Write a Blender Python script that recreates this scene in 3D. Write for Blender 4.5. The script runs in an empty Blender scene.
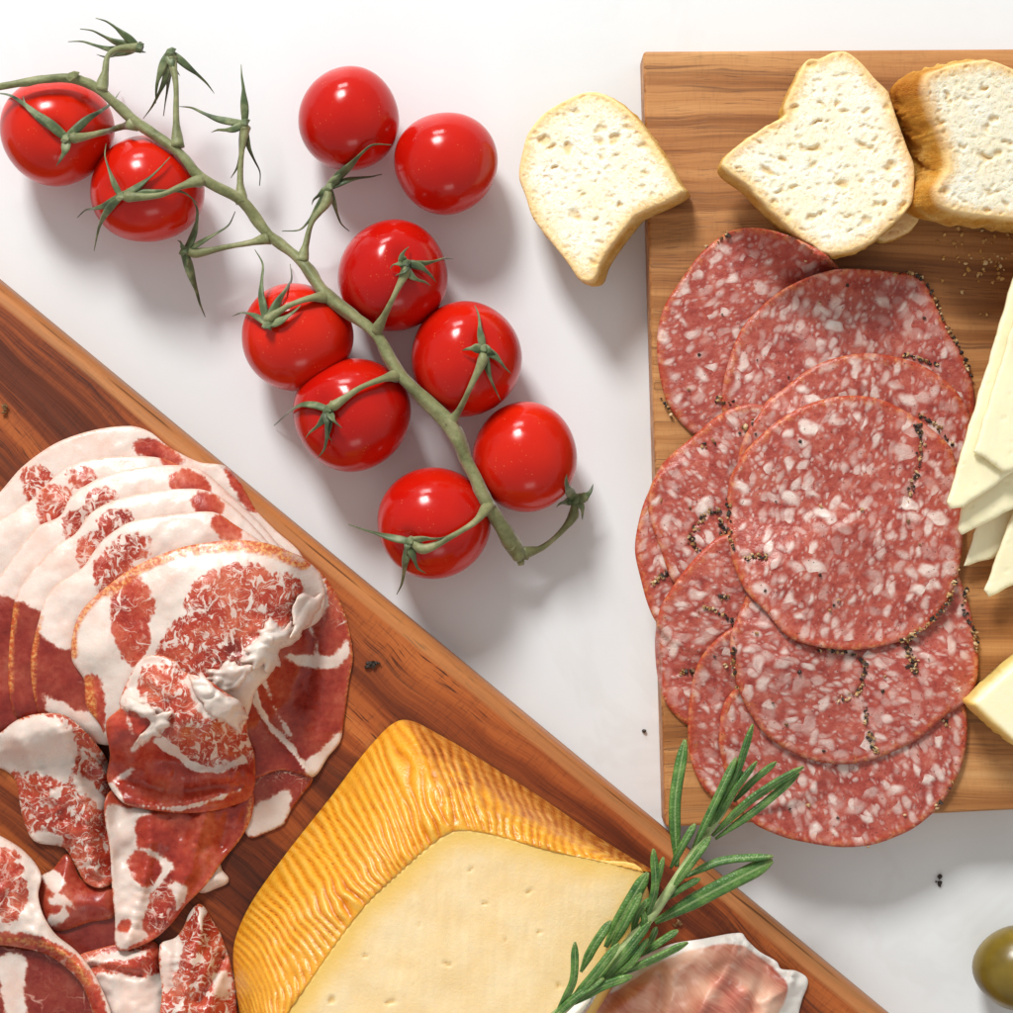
import bpy, bmesh, math, random
import numpy as np
from mathutils import Vector, Matrix
random.seed(7)
rng = np.random.default_rng(7)
SC = bpy.context.scene
COL = SC.collection

# ------------------------------------------------------------------ camera, world, lamps, exposure
S = 0.0003            # metres per photo pixel on the table top
H = 0.75              # camera height
CX = 506.5
cam_d = bpy.data.cameras.new('camera')
cam = bpy.data.objects.new('camera', cam_d)
COL.objects.link(cam)
cam.location = (0, 0, H)
cam.rotation_euler = (0, 0, 0)
cam_d.sensor_width = 36.0
cam_d.angle = 2 * math.atan(CX * S / H)
cam_d.clip_start = 0.01
cam_d.clip_end = 50
SC.camera = cam

world = bpy.data.worlds.new('World')
SC.world = world
world.use_nodes = True
bg = world.node_tree.nodes['Background']
bg.inputs['Color'].default_value = (1.0, 0.98, 0.955, 1)
bg.inputs['Strength'].default_value = 0.40

def lamp(name, azim, zen, dist, sx, sy, watts, col):
    d = bpy.data.lights.new(name, 'AREA')
    d.shape = 'RECTANGLE'; d.size = sx; d.size_y = sy
    d.energy = watts; d.color = col
    o = bpy.data.objects.new(name, d)
    a = math.radians(azim); z = math.radians(zen)
    p = Vector((math.sin(a) * math.sin(z), math.cos(a) * math.sin(z), math.cos(z))) * dist
    o.location = p
    o.rotation_euler = (-p).to_track_quat('-Z', 'Y').to_euler()
    COL.objects.link(o)
    o['kind'] = 'helper'
    return o
lamp('key_window_light', -20, 51, 3.2, 0.72, 0.72, 83, (1.0, 0.988, 0.965))
lamp('low_window_light', -13, 70, 3.2, 0.85, 0.50, 17, (0.98, 0.99, 1.0))
lamp('room_fill_light', 170, 60, 3.2, 1.0, 0.6, 5, (1.0, 0.95, 0.9))

SC.render.engine = 'CYCLES'
SC.view_settings.view_transform = 'Standard'
SC.view_settings.look = 'None'
SC.view_settings.exposure = 0.24
SC.view_settings.gamma = 1.0
SC.view_settings.use_curve_mapping = False
SC.cycles.use_denoising = True
SC.cycles.max_bounces = 8
SC.cycles.caustics_reflective = False
SC.cycles.caustics_refractive = False

# ------------------------------------------------------------------ geometry helpers
def W(u, v, z):
    """point at height z that the photo shows at pixel (u, v)"""
    u = np.asarray(u, float); v = np.asarray(v, float); z = np.asarray(z, float)
    k = (H - z) / H * S
    return np.stack(np.broadcast_arrays((u - CX) * k, -(v - CX) * k, z), -1)

def W1(u, v, z):
    return Vector(W(u, v, z).tolist())

def catmull(P, n, closed=True):
    P = np.asarray(P, float); m = len(P); out = []
    segs = m if closed else m - 1
    for i in range(segs):
        if closed:
            a, b, c, d = P[(i - 1) % m], P[i], P[(i + 1) % m], P[(i + 2) % m]
        else:
            b, c = P[i], P[i + 1]
            a = P[i - 1] if i > 0 else 2 * b - c
            d = P[i + 2] if i + 2 < m else 2 * c - b
        # centripetal-ish: damp tangents by chord length
        L = np.linalg.norm(c - b) + 1e-9
        tb = (c - a); tb = tb / (np.linalg.norm(tb) + 1e-9) * L * 0.9
        tc = (d - b); tc = tc / (np.linalg.norm(tc) + 1e-9) * L * 0.9
        for k in range(n):
            t = k / n
            h1 = 2*t**3 - 3*t**2 + 1; h2 = t**3 - 2*t**2 + t; h3 = -2*t**3 + 3*t**2; h4 = t**3 - t**2
            out.append(h1*b + h2*tb + h3*c + h4*tc)
    if not closed: out.append(P[-1])
    return np.array(out)

def sdf(pts, poly, nearest=False):
    """signed distance, positive inside"""
    A = np.asarray(poly, float); B = np.roll(A, -1, 0)
    N = len(pts); D = np.empty(N); Q = np.empty((N, 2)); INS = np.empty(N, bool)
    for s in range(0, N, 4000):
        p = pts[s:s+4000, None, :]
        e = (B - A)[None]; w = p - A[None]
        t = np.clip((w * e).sum(-1) / ((e * e).sum(-1) + 1e-12), 0, 1)
        q = A[None] + e * t[..., None]
        d2 = ((p - q) ** 2).sum(-1)
        i = d2.argmin(1)
        r = np.arange(len(i))
        D[s:s+4000] = np.sqrt(d2[r, i]); Q[s:s+4000] = q[r, i]
        py = p[..., 1]; px = p[..., 0]
        c = (A[None, :, 1] > py) != (B[None, :, 1] > py)
        xi = A[None, :, 0] + (py - A[None, :, 1]) * e[..., 0] / np.where(e[..., 1] == 0, 1e-9, e[..., 1])
        INS[s:s+4000] = ((c & (px < xi)).sum(1) % 2) == 1
    sd = np.where(INS, D, -D)
    return (sd, Q) if nearest else sd

def _h(ix, iy, seed):
    n = (ix.astype(np.int64) * 374761393 + iy.astype(np.int64) * 668265263 + seed * 974634777) & 0x7fffffff
    n = ((n ^ (n >> 13)) * 1274126177) & 0x7fffffff
    n = (n ^ (n >> 16)) & 0xffffff
    return n / float(0xffffff)

def vnoise(x, y, seed=0):
    ix = np.floor(x); iy = np.floor(y); fx = x - ix; fy = y - iy
    fx = fx*fx*fx*(fx*(fx*6-15)+10); fy = fy*fy*fy*(fy*(fy*6-15)+10)
    a = _h(ix, iy, seed); b = _h(ix+1, iy, seed); c = _h(ix, iy+1, seed); d = _h(ix+1, iy+1, seed)
    return (a*(1-fx)+b*fx)*(1-fy) + (c*(1-fx)+d*fx)*fy

def fbm(x, y, seed=0, o=4):
    t = 0; a = .5; n = 0
    for i in range(o):
        t = t + a * vnoise(x * 2**i, y * 2**i, seed + i * 17); n += a; a *= .5
    return t / n

def worley(x, y, seed=0):
    """distance to nearest jittered point, and that point's random"""
    ix = np.floor(x); iy = np.floor(y)
    best = np.full(x.shape, 9.0); rid = np.zeros(x.shape)
    for dx in (-1, 0, 1):
        for dy in (-1, 0, 1):
            cx = ix + dx; cy = iy + dy
            px = cx + _h(cx, cy, seed); py = cy + _h(cx, cy, seed + 91)
            d = np.hypot(x - px, y - py)
            m = d < best
            best = np.where(m, d, best); rid = np.where(m, _h(cx, cy, seed + 187), rid)
    return best, rid

# height field of what is already on the table (world x, y), so that slices lie on what is below
CELL = 0.0005; HALF = 0.21; NG = int(2 * HALF / CELL)
HF = np.zeros((NG, NG))
def hf_idx(x, y):
    i = np.clip(((x + HALF) / CELL), 0, NG - 1.001); j = np.clip(((y + HALF) / CELL), 0, NG - 1.001)
    return i, j
def hf_sample(F, x, y):
    i, j = hf_idx(x, y); i0 = i.astype(int); j0 = j.astype(int); a = i - i0; b = j - j0
    i1 = np.minimum(i0 + 1, NG - 1); j1 = np.minimum(j0 + 1, NG - 1)
    return (F[i0, j0]*(1-a)+F[i1, j0]*a)*(1-b) + (F[i0, j1]*(1-a)+F[i1, j1]*a)*b
def hf_stamp(x, y, z, grow=1):
    i, j = hf_idx(x, y); i = np.round(i).astype(int); j = np.round(j).astype(int)
    for di in range(-grow, grow + 1):
        for dj in range(-grow, grow + 1):
            np.maximum.at(HF, (np.clip(i + di, 0, NG-1), np.clip(j + dj, 0, NG-1)), z)
def box1(F, r, ax):
    c = np.cumsum(np.concatenate([np.repeat(F.take([0], ax), r + 1, ax), F, np.repeat(F.take([-1], ax), r, ax)], ax), ax)
    n = F.shape[ax]
    return (c.take(range(2*r+1, 2*r+1+n), ax) - c.take(range(0, n), ax)) / (2*r+1)
def max1(F, r, ax):
    out = F.copy()
    for k in range(1, r + 1):
        out = np.maximum(out, np.maximum(np.roll(F, k, ax), np.roll(F, -k, ax)))
    return out
def drape_field(bbox, r, sig):
    """smooth stiff sheet over HF inside the world bbox; returns full-size field"""
    x0, y0, x1, y1 = bbox; pad = 30
    i0 = max(int((x0 + HALF) / CELL) - pad, 0); i1 = min(int((x1 + HALF) / CELL) + pad, NG)
    j0 = max(int((y0 + HALF) / CELL) - pad, 0); j1 = min(int((y1 + HALF) / CELL) + pad, NG)
    F = HF[i0:i1, j0:j1]
    G = max1(max1(F, r, 0), r, 1) if r else F.copy()
    for _ in range(3):
        if sig: G = box1(box1(G, sig, 0), sig, 1)
    G = np.maximum(G, F)
    out = HF.copy(); out[i0:i1, j0:j1] = G
    return out

def link_mesh(name, verts, faces, mat, parent=None, origin=None, smooth=True, attrs=None, matrix=None):
    verts = np.asarray(verts, float)
    if origin is None:
        origin = (verts.min(0) + verts.max(0)) / 2 if parent is None else np.zeros(3)
    origin = np.asarray(origin, float)
    me = bpy.data.meshes.new(name)
    me.from_pydata((verts - origin).tolist(), [], [tuple(f) for f in faces])
    me.validate()
    for k, a in (attrs or {}).items():
        a = np.asarray(a, float)
        if a.ndim == 1:
            at = me.attributes.new(k, 'FLOAT', 'POINT'); at.data.foreach_set('value', a.astype(np.float32))
        else:
            at = me.attributes.new(k, 'FLOAT_VECTOR', 'POINT'); at.data.foreach_set('vector', a.astype(np.float32).ravel())
    if smooth:
        me.polygons.foreach_set('use_smooth', [True] * len(me.polygons))
    for m in (mat if isinstance(mat, (list, tuple)) else [mat]):
        me.materials.append(m)
    o = bpy.data.objects.new(name, me)
    COL.objects.link(o)
    if parent is not None:
        o.parent = parent
        o.location = Vector(origin.tolist()) - Vector(world_loc(parent))
    else:
        o.location = origin.tolist()
    return o

def world_loc(o):
    p = Vector(o.location)
    while o.parent:
        o = o.parent; p += Vector(o.location)
    return p

def tag(o, label=None, cat=None, group=None, kind=None):
    if label: o['label'] = label
    if cat: o['category'] = cat
    if group: o['group'] = group
    if kind: o['kind'] = kind
    return o

def thing(name, loc, label, cat, group=None):
    o = bpy.data.objects.new(name, None)
    o.empty_display_size = 0.01
    o.location = loc
    COL.objects.link(o)
    return tag(o, label, cat, group)

def grid_fill(outline, step):
    """quad mesh filling a 2-D outline, boundary snapped on to it"""
    lo = outline.min(0) - 2 * step; hi = outline.max(0) + 2 * step
    nx = int((hi[0]-lo[0]) / step) + 2; ny = int((hi[1]-lo[1]) / step) + 2
    gx, gy = np.meshgrid(lo[0] + np.arange(nx) * step, lo[1] + np.arange(ny) * step, indexing='ij')
    P = np.stack([gx.ravel(), gy.ravel()], -1)
    d, q = sdf(P, outline, True)
    valid = d > -0.62 * step
    snap = valid & (d < 0.38 * step)
    P[snap] = q[snap]
    idx = np.arange(nx * ny).reshape(nx, ny)
    a = idx[:-1, :-1].ravel(); b = idx[1:, :-1].ravel(); c = idx[1:, 1:].ravel(); e = idx[:-1, 1:].ravel()
    Q = np.stack([a, b, c, e], -1)
    ok = valid[Q].all(1)
    allsn = snap[Q].all(1)
    cen = P[Q].mean(1)
    chk = np.where(ok & allsn)[0]
    if len(chk):
        ok[chk[sdf(cen[chk], outline) < 0]] = False
    Q = Q[ok]
    used = np.unique(Q)
    mp = -np.ones(nx * ny, int); mp[used] = np.arange(len(used))
    P = P[used]; Q = mp[Q]
    d = np.maximum(d[used], 0); d[snap[used]] = 0; q = q[used]
    E = np.concatenate([Q[:, [0, 1]], Q[:, [1, 2]], Q[:, [2, 3]], Q[:, [3, 0]]])
    key = np.sort(E, 1); k1 = key[:, 0] * 10**7 + key[:, 1]
    _, inv, cnt = np.unique(k1, return_inverse=True, return_counts=True)
    bnd = E[cnt[inv] == 1]
    bv = np.unique(bnd); P[bv] = q[bv]; d[bv] = 0
    return P, Q, d, bnd

def sheet(name, outline, mat, step=2.6, thick=0.0012, z0=None, drape=(4, 4), zf=None, pz=None, rough=0, seed=0,
          dome=(0, 30), extra=None, parent=None, sub=5, smooth_out=True, plane=None, rings=1, bulge=0.0, edge_r=0.0007,
          stamp=True, lift=0.0002, zmin=None, bot_shift=None, origin=None):
    """a slice: outline in photo pixels, lying on the height field (or on a given plane), with thickness and side wall.
    extra(P, d) -> dict of per-vertex attributes for the top surface"""
    ol = catmull(outline, sub) if smooth_out else np.asarray(outline, float)
    P, Q, d, bnd = grid_fill(ol, step)
    n = len(P)
    u, v = P[:, 0], P[:, 1]
    if plane is not None:
        a, bx, by = plane            # z of the top face: a + bx*(x) + by*(y), in metres of the table plane
        X = (u - CX) * S; Y = -(v - CX) * S
        zt = (a + bx * X + by * Y)
        for _ in range(3):
            w = W(u, v, zt); zt = a + bx * w[:, 0] + by * w[:, 1]
        base = zt - thick
    else:
        z = np.full(n, z0 if z0 is not None else 0.02)
        for it in range(3):
            w = W(u, v, z)
            if it == 0 or it == 1:
                F = drape_field((w[:, 0].min(), w[:, 1].min(), w[:, 0].max(), w[:, 1].max()), *drape)
            z = hf_sample(F, w[:, 0], w[:, 1]) + lift + thick
            if zmin is not None: z = np.maximum(z, zmin)
        base = z - thick
        zt = z.copy()
    add = np.zeros(n)
    if zf is not None: add = add + zf(u, v, d)
    if dome[0]: add = add + dome[0] * (1 - np.exp(-(d / dome[1]) ** 1.5))
    if rough: add = add + rough * (fbm(u / 22 + seed * 3.1, v / 22, seed, 3) - .5) * np.clip(d / 8, 0, 1)
    zt = zt + add
    er = np.clip(1 - d / 2.6, 0, 1)
    ztop = zt - edge_r * er ** 2
    if pz is not None: ztop = ztop + pz(u, v, d)
    top = W(u, v, ztop)
    if plane is not None:
        nrm = np.array([-plane[1], -plane[2], 1.0]); nrm /= np.linalg.norm(nrm)
        bot = top - nrm * thick
        bot[:, 2] = (zt - nrm[2] * thick)
    else:
        bot = top.copy(); bot[:, 2] = np.minimum(zt - thick, ztop - 0.0003)
    if bot_shift is not None:
        b2 = W(u + bot_shift[0], v + bot_shift[1], bot[:, 2]); bot[:, :2] = b2[:, :2]
    V = [top, bot]; faces = [q[::-1] for q in Q] + [q + n for q in Q]
    # side wall
    bi = np.unique(bnd); bm_ = -np.ones(n, int); bm_[bi] = np.arange(len(bi))
    prev = bi; base_n = 2 * n
    onrm = None
    if rings > 1:
        eps = 1.0
        g = np.stack([sdf(P[bi] + [eps, 0], ol) - sdf(P[bi] - [eps, 0], ol), sdf(P[bi] + [0, eps], ol) - sdf(P[bi] - [0, eps], ol)], -1)
        g /= np.linalg.norm(g, axis=1, keepdims=True) + 1e-9
        onrm = np.stack([-g[:, 0], g[:, 1]], -1)
    ring_attr = []
    for r in range(1, rings + 1):
        if r == rings:
            cur = bi + n
        else:
            t = r / rings
            m = top[bi] * (1 - t) + bot[bi] * t
            m[:, :2] += onrm * (bulge * math.sin(math.pi * t)) * (1 + 1.3 * (fbm(u[bi] / 6, v[bi] / 6 + r * .9, seed + 5, 2) - .5))[:, None]
            V.append(m); cur = base_n + np.arange(len(bi)); base_n += len(bi); ring_attr.append(t)
        for e0, e1 in bnd:
            i, j = bm_[e0], bm_[e1]
            faces.append((prev[i], prev[j], cur[j], cur[i]))
        prev = cur
    V = np.concatenate(V)
    nr = len(bi) * len(ring_attr)
    def ex(a, side=None):
        a = np.asarray(a, float)
        sidev = np.tile(a[bi], (len(ring_attr),) + (1,) * (a.ndim - 1)) if len(ring_attr) else a[:0]
        if side is not None: sidev = np.full_like(sidev, side)
        b = a.copy()
        if side is not None and a.ndim == 1: b[:] = side
        return np.concatenate([a, b, sidev])
    at = {'edge': ex(d)}
    pc = np.stack([u / 100 + seed * 7.3, v / 100 + seed * 3.7, np.zeros(n)], -1)
    allpc = ex(pc)
    allpc[:, 2] = V[:, 2] / S / 100
    at['pc'] = allpc
    at['wall'] = np.concatenate([np.zeros(n), np.ones(n), np.ones(nr)])
    if extra is not None:
        for k, a in extra(P, d).items(): at[k] = ex(a)
    o = link_mesh(name, V, faces, mat, parent, attrs=at, origin=origin)
    if stamp:
        hf_stamp(top[:, 0], top[:, 1], top[:, 2], 1 if step < 3.4 else 2)
    return o

def tube(name, pts, rad, mat, parent=None, seg=10, sub=6, rnoise=0.0, seed=0, cap=True, origin=None, attrs_tone=None):
    pts = catmull(np.asarray(pts, float), sub, False)
    r = np.interp(np.linspace(0, 1, len(pts)), np.linspace(0, 1, len(rad)), rad)
    V = []; F = []
    T = np.gradient(pts, axis=0); T /= np.linalg.norm(T, axis=1, keepdims=True) + 1e-12
    up = np.array([0, 0, 1.0])
    for i, (p, t) in enumerate(zip(pts, T)):
        a = np.cross(up, t)
        if np.linalg.norm(a) < 1e-3: a = np.cross(np.array([1.0, 0, 0]), t)
        a /= np.linalg.norm(a); b = np.cross(t, a)
        for k in range(seg):
            th = 2 * math.pi * k / seg
            rr = r[i] * (1 + rnoise * (2 * float(vnoise(np.array(i * .35), np.array(k * .8), seed)) - 1))
            V.append(p + (a * math.cos(th) + b * math.sin(th)) * rr)
        if i:
            for k in range(seg):
                k2 = (k + 1) % seg
                F.append(((i-1)*seg+k, (i-1)*seg+k2, i*seg+k2, i*seg+k))
    if cap:
        F.append(tuple(range(seg))[::-1]); F.append(tuple(range((len(pts)-1)*seg, len(pts)*seg)))
    return link_mesh(name, V, F, mat, parent, origin=origin)

def blade_arrays(pts, width, thick, groove=0.0, twist=0.0, sub=5, prof=None, roll=0.0, curl=0.0):
    """leaf / sepal: flattened tapering tube along pts (world), with a groove along its upper side"""
    pts = catmull(np.asarray(pts, float), sub, False); n = len(pts)
    T = np.gradient(pts, axis=0); T /= np.linalg.norm(T, axis=1, keepdims=True) + 1e-12
    V = []; F = []; tt = []; side = []
    seg = 12
    for i in range(n):
        t = i / (n - 1)
        w = width * (prof(t) if prof else math.sin(math.pi * min(1, t * .92 + .08)) ** .6)
        h = thick * (0.35 + 0.65 * (w / width))
        a = np.cross([0, 0, 1.0], T[i]); a /= np.linalg.norm(a) + 1e-9; b = np.cross(T[i], a)
        ro = roll + twist * t
        a, b = a * math.cos(ro) + b * math.sin(ro), b * math.cos(ro) - a * math.sin(ro)
        for k in range(seg):
            th = 2 * math.pi * k / seg
            cx = math.cos(th); sy = math.sin(th)
            y = sy * h
            if sy > 0: y -= groove * h * math.exp(-(cx / .28) ** 2) * 2
            y -= curl * w * cx * cx
            V.append(pts[i] + a * cx * w + b * y); tt.append(t); side.append(cx if sy > -.2 else 2)
        if i:
            for k in range(seg):
                k2 = (k + 1) % seg
                F.append(((i-1)*seg+k, (i-1)*seg+k2, i*seg+k2, i*seg+k))
    F.append(tuple(range(seg))[::-1]); F.append(tuple(range((n-1)*seg, n*seg)))
    return V, F, {'along': np.array(tt), 'across': np.array(side)}

ICO = None
def bits(name, pos, size, mat, parent=None, jitter=.35, tone=None, flat=1.0, seed=0):
    """many small irregular grains in one mesh"""
    global ICO
    if ICO is None:
        bm = bmesh.new(); bmesh.ops.create_icosphere(bm, subdivisions=1, radius=1)
        ICO = (np.array([v.co[:] for v in bm.verts]), [[v.index for v in f.verts] for f in bm.faces]); bm.free()
    r = np.random.default_rng(seed)
    V = []; F = []; T = []
    for i, p in enumerate(pos):
        s = size * r.uniform(.6, 1.35)
        m = Matrix.Rotation(r.uniform(0, 6.28), 3, Vector(r.normal(size=3).tolist()).normalized())
        vv = ICO[0] * (1 + jitter * r.normal(size=(12 if len(ICO[0]) == 12 else len(ICO[0]), 1)))
        vv = (vv * s * np.array([1, r.uniform(.6, 1), r.uniform(.5, .9)])) @ np.array(m)
        vv[:, 2] *= flat
        b = len(V) * 0 + i * len(ICO[0])
        V.append(vv + np.asarray(p)); F += [[b + k for k in f] for f in ICO[1]]
        T.append(np.full(len(ICO[0]), r.uniform() if tone is None else tone))
    return link_mesh(name, np.concatenate(V), F, mat, parent, smooth=False, attrs={'tone': np.concatenate(T)})

# ------------------------------------------------------------------ materials
class NT:
    def __init__(s, name):
        s.m = bpy.data.materials.new(name); s.m.use_nodes = True
        s.t = s.m.node_tree; s.b = s.t.nodes['Principled BSDF']
    def n(s, typ, **kw):
        nd = s.t.nodes.new(typ)
        for k, v in kw.items():
            if k[0] == '_': setattr(nd, k[1:], v)
        for k, v in kw.items():
            if k[0] != '_': s.inp(nd, k, v)
        return nd
    def inp(s, nd, k, v):
        k = int(k[1:]) if k[0] == 'i' and k[1:].isdigit() else k.replace('__', ' ')
        if isinstance(v, bpy.types.NodeSocket): s.t.links.new(v, nd.inputs[k])
        elif isinstance(v, bpy.types.Node): s.t.links.new(v.outputs[0], nd.inputs[k])
        else:
            sk = nd.inputs[k]
            if sk.type == 'RGBA' and len(v) == 3: v = (*v, 1)
            sk.default_value = v
    def attr(s, name, vec=False):
        nd = s.n('ShaderNodeAttribute', _attribute_name=name)
        return nd.outputs['Vector' if vec else 'Fac']
    def math(s, op, a, b=0.0, c=None, clamp=False):
        nd = s.n('ShaderNodeMath', _operation=op, _use_clamp=clamp, i0=a, i1=b)
        if c is not None: s.inp(nd, 'i2', c)
        return nd.outputs[0]
    def vmath(s, op, a, b=(0, 0, 0)):
        return s.n('ShaderNodeVectorMath', _operation=op, i0=a, i1=b).outputs[0]
    def noise(s, vec, scale, detail=3, rough=.5, dist=0.0, out=0):
        return s.n('ShaderNodeTexNoise', Vector=vec, Scale=scale, Detail=detail, Roughness=rough, Distortion=dist).outputs[out]
    def voro(s, vec, scale, feature='F1', rand=1.0, dim='3D', out='Distance'):
        return s.n('ShaderNodeTexVoronoi', _feature=feature, _voronoi_dimensions=dim, Vector=vec, Scale=scale, Randomness=rand).outputs[out]
    def ss(s, x, lo, hi, a=0.0, b=1.0):
        nd = s.n('ShaderNodeMapRange', _interpolation_type='SMOOTHSTEP', i0=x, i1=lo, i2=hi, i3=a, i4=b)
        return nd.outputs[0]
    def mix(s, f, a, b, mode='MIX'):
        nd = s.n('ShaderNodeMix', _data_type='RGBA', _blend_type=mode)
        for k, v in ((0, f), (6, a), (7, b)):
            s.inp(nd, 'i%d' % k, v)
        return nd.outputs[2]
    def ramp(s, f, stops):
        nd = s.n('ShaderNodeValToRGB', Fac=f)
        el = nd.color_ramp.elements
        while len(el) > 1: el.remove(el[-1])
        el[0].position = stops[0][0]; el[0].color = (*stops[0][1], 1)
        for p, c in stops[1:]:
            e = el.new(p); e.color = (*c, 1)
        return nd.outputs[0]
    def mapv(s, vec, scale=(1, 1, 1), loc=(0, 0, 0), rot=(0, 0, 0)):
        return s.n('ShaderNodeMapping', Vector=vec, Scale=scale, Location=loc, Rotation=rot).outputs[0]
    def obj(s):
        return s.n('ShaderNodeTexCoord').outputs['Object']
    def bump(s, h, strength=.5, dist=.001, normal=None):
        nd = s.n('ShaderNodeBump', Height=h, Strength=strength, Distance=dist)
        if normal is not None: s.inp(nd, 'Normal', normal)
        return nd.outputs[0]
    def out(s, color=None, rough=None, normal=None, **kw):
        if color is not None: s.inp(s.b, 'Base__Color', color)
        if rough is not None: s.inp(s.b, 'Roughness', rough)
        if normal is not None: s.inp(s.b, 'Normal', normal)
        for k, v in kw.items(): s.inp(s.b, k, v)
        return s.m

def mat_marble():
    m = NT('white_marble'); c = m.obj()
    w = m.noise(c, 9, 5, .6, 1.2)
    v = m.math('ABSOLUTE', m.math('SUBTRACT', w, .5))
    vein = m.math('MULTIPLY', m.ss(v, 0, .035, 1, 0), m.ss(m.noise(c, 4, 2), .45, .7))
    cloud = m.noise(c, 14, 4, .6)
    col = m.mix(cloud, (.785, .825, .845), (.835, .868, .884))
    col = m.mix(m.math('MULTIPLY', vein, .22), col, (.66, .65, .63))
    return m.out(col, m.ss(m.noise(c, 60, 3), .2, .8, .36, .46), m.bump(m.noise(c, 900, 2), .03, .0004))

SAPY = .1027
def mat_wood(name, stops, dark, band=95, seed=0.0, pore=.5, rough=(.42, .58), warp=.012, ray=0.0, big=.35, sap=None):
    m = NT(name); c = m.mapv(m.obj(), loc=(seed, seed * .7, 0))
    wv = m.noise(m.mapv(c, (9, 24, 9)), 1, 2)
    wv2 = m.noise(m.mapv(c, (40, 60, 40)), 1, 2)
    off = m.math('ADD', m.math('MULTIPLY', m.math('SUBTRACT', wv, .5), warp), m.math('MULTIPLY', m.math('SUBTRACT', wv2, .5), warp * .18))
    cc = m.vmath('ADD', c, m.n('ShaderNodeCombineXYZ', Y=off))
    g1 = m.noise(m.mapv(cc, (3.0, band, band)), 1, 3, .62)
    g2 = m.noise(m.mapv(cc, (8, band * 4.2, band * 4)), 1, 3, .6)
    g3 = m.noise(m.mapv(cc, (55, 2300, 2300)), 1, 2, .6)
    patch = m.noise(m.mapv(c, (6, 14, 10)), 1, 3)
    f = m.math('ADD', m.math('MULTIPLY', g1, .72), m.math('MULTIPLY', g2, .22))
    f = m.math('ADD', f, m.math('MULTIPLY', m.math('SUBTRACT', patch, .5), big))
    f = m.math('ADD', f, m.math('MULTIPLY', m.math('SUBTRACT', g3, .5), .16))
    col = m.ramp(f, stops)
    line = m.ss(m.math('ABSOLUTE', m.math('SUBTRACT', g1, .47)), 0.0, .035, 1, 0)
    line = m.math('MULTIPLY', line, m.ss(g2, .42, .62))
    col = m.mix(m.math('MULTIPLY', line, .62), col, dark)
    po = m.ss(m.noise(m.mapv(cc, (120, 2600, 2600)), 1, 1), .60, .70)
    po = m.math('MULTIPLY', po, m.ss(m.noise(m.mapv(c, (30, 80, 40)), 1, 2), .35, .65))
    col = m.mix(m.math('MULTIPLY', po, pore), col, dark)
    h = m.math('SUBTRACT', m.math('MULTIPLY', g3, .5), po)
    if ray:
        rr = m.noise(m.mapv(c, (1500, 260, 200)), 1, 2)
        col = m.mix(m.math('MULTIPLY', m.ss(rr, .52, .7), ray), col, dark)
    if sap:
        y = m.n('ShaderNodeSeparateXYZ', Vector=m.obj()).outputs[1]
        y = m.math('ADD', m.math('ABSOLUTE', y), m.math('MULTIPLY', m.math('SUBTRACT', g1, .5), .004))
        sp = m.ss(y, SAPY - sap[1], SAPY - sap[1] + .0016)
        col = m.mix(m.math('MULTIPLY', sp, .52), col, m.mix(g2, (.44, .17, .05), (.66, .34, .13)))
        crk = m.ss(m.math('ABSOLUTE', m.math('SUBTRACT', y, SAPY - .0012)), 0, .0004, 1, 0)
        col = m.mix(m.math('MULTIPLY', crk, m.ss(wv2, .45, .62, .05, .8)), col, dark)
    return m.out(col, m.ss(g2, .3, .7, *rough), m.bump(h, .35, .00025), Specular__IOR__Level=.3)

def mat_tomato():
    m = NT('tomato_skin'); c = m.obj()
    n = m.math('ADD', m.math('MULTIPLY', m.noise(c, 45, 3), .7), m.math('MULTIPLY', m.n('ShaderNodeObjectInfo').outputs['Random'], .45))
    col = m.mix(m.ss(n, .25, .95), (.44, .0025, .0015), (.66, .017, .003))
    sp = m.ss(m.voro(c, 800), .08, .24, 1, 0)
    sp = m.math('MULTIPLY', sp, m.ss(m.noise(c, 220, 2), .5, .7))
    col = m.mix(m.math('MULTIPLY', sp, .38), col, (.86, .24, .09))
    return m.out(col, m.ss(m.noise(c, 300, 3), .3, .7, .12, .22), m.bump(m.noise(c, 160, 3), .05, .0006),
                 Subsurface__Weight=.06, Subsurface__Radius=(1, .15, .1), Subsurface__Scale=.002, Coat__Weight=.0, Specular__IOR__Level=.36)

def mat_vine():
    m = NT('vine_green'); c = m.obj()
    n = m.noise(c, 130, 4, .6); f = m.noise(m.mapv(c, (900, 900, 900)), 1, 2)
    col = m.ramp(m.math('ADD', m.math('MULTIPLY', n, .8), m.math('MULTIPLY', f, .2)),
                 [(.30, (.10, .11, .035)), (.5, (.20, .215, .085)), (.68, (.33, .32, .16))])
    return m.out(col, .55, m.bump(f, .5, .0003), Sheen__Weight=.25)

def mat_sepal():
    m = NT('sepal_green'); c = m.obj()
    n = m.noise(c, 200, 3)
    col = m.ramp(n, [(.3, (.035, .055, .02)), (.5, (.085, .125, .045)), (.68, (.24, .27, .13))])
    return m.out(col, .5, m.bump(m.noise(c, 900, 2), .4, .0003), Sheen__Weight=.2)

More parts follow.
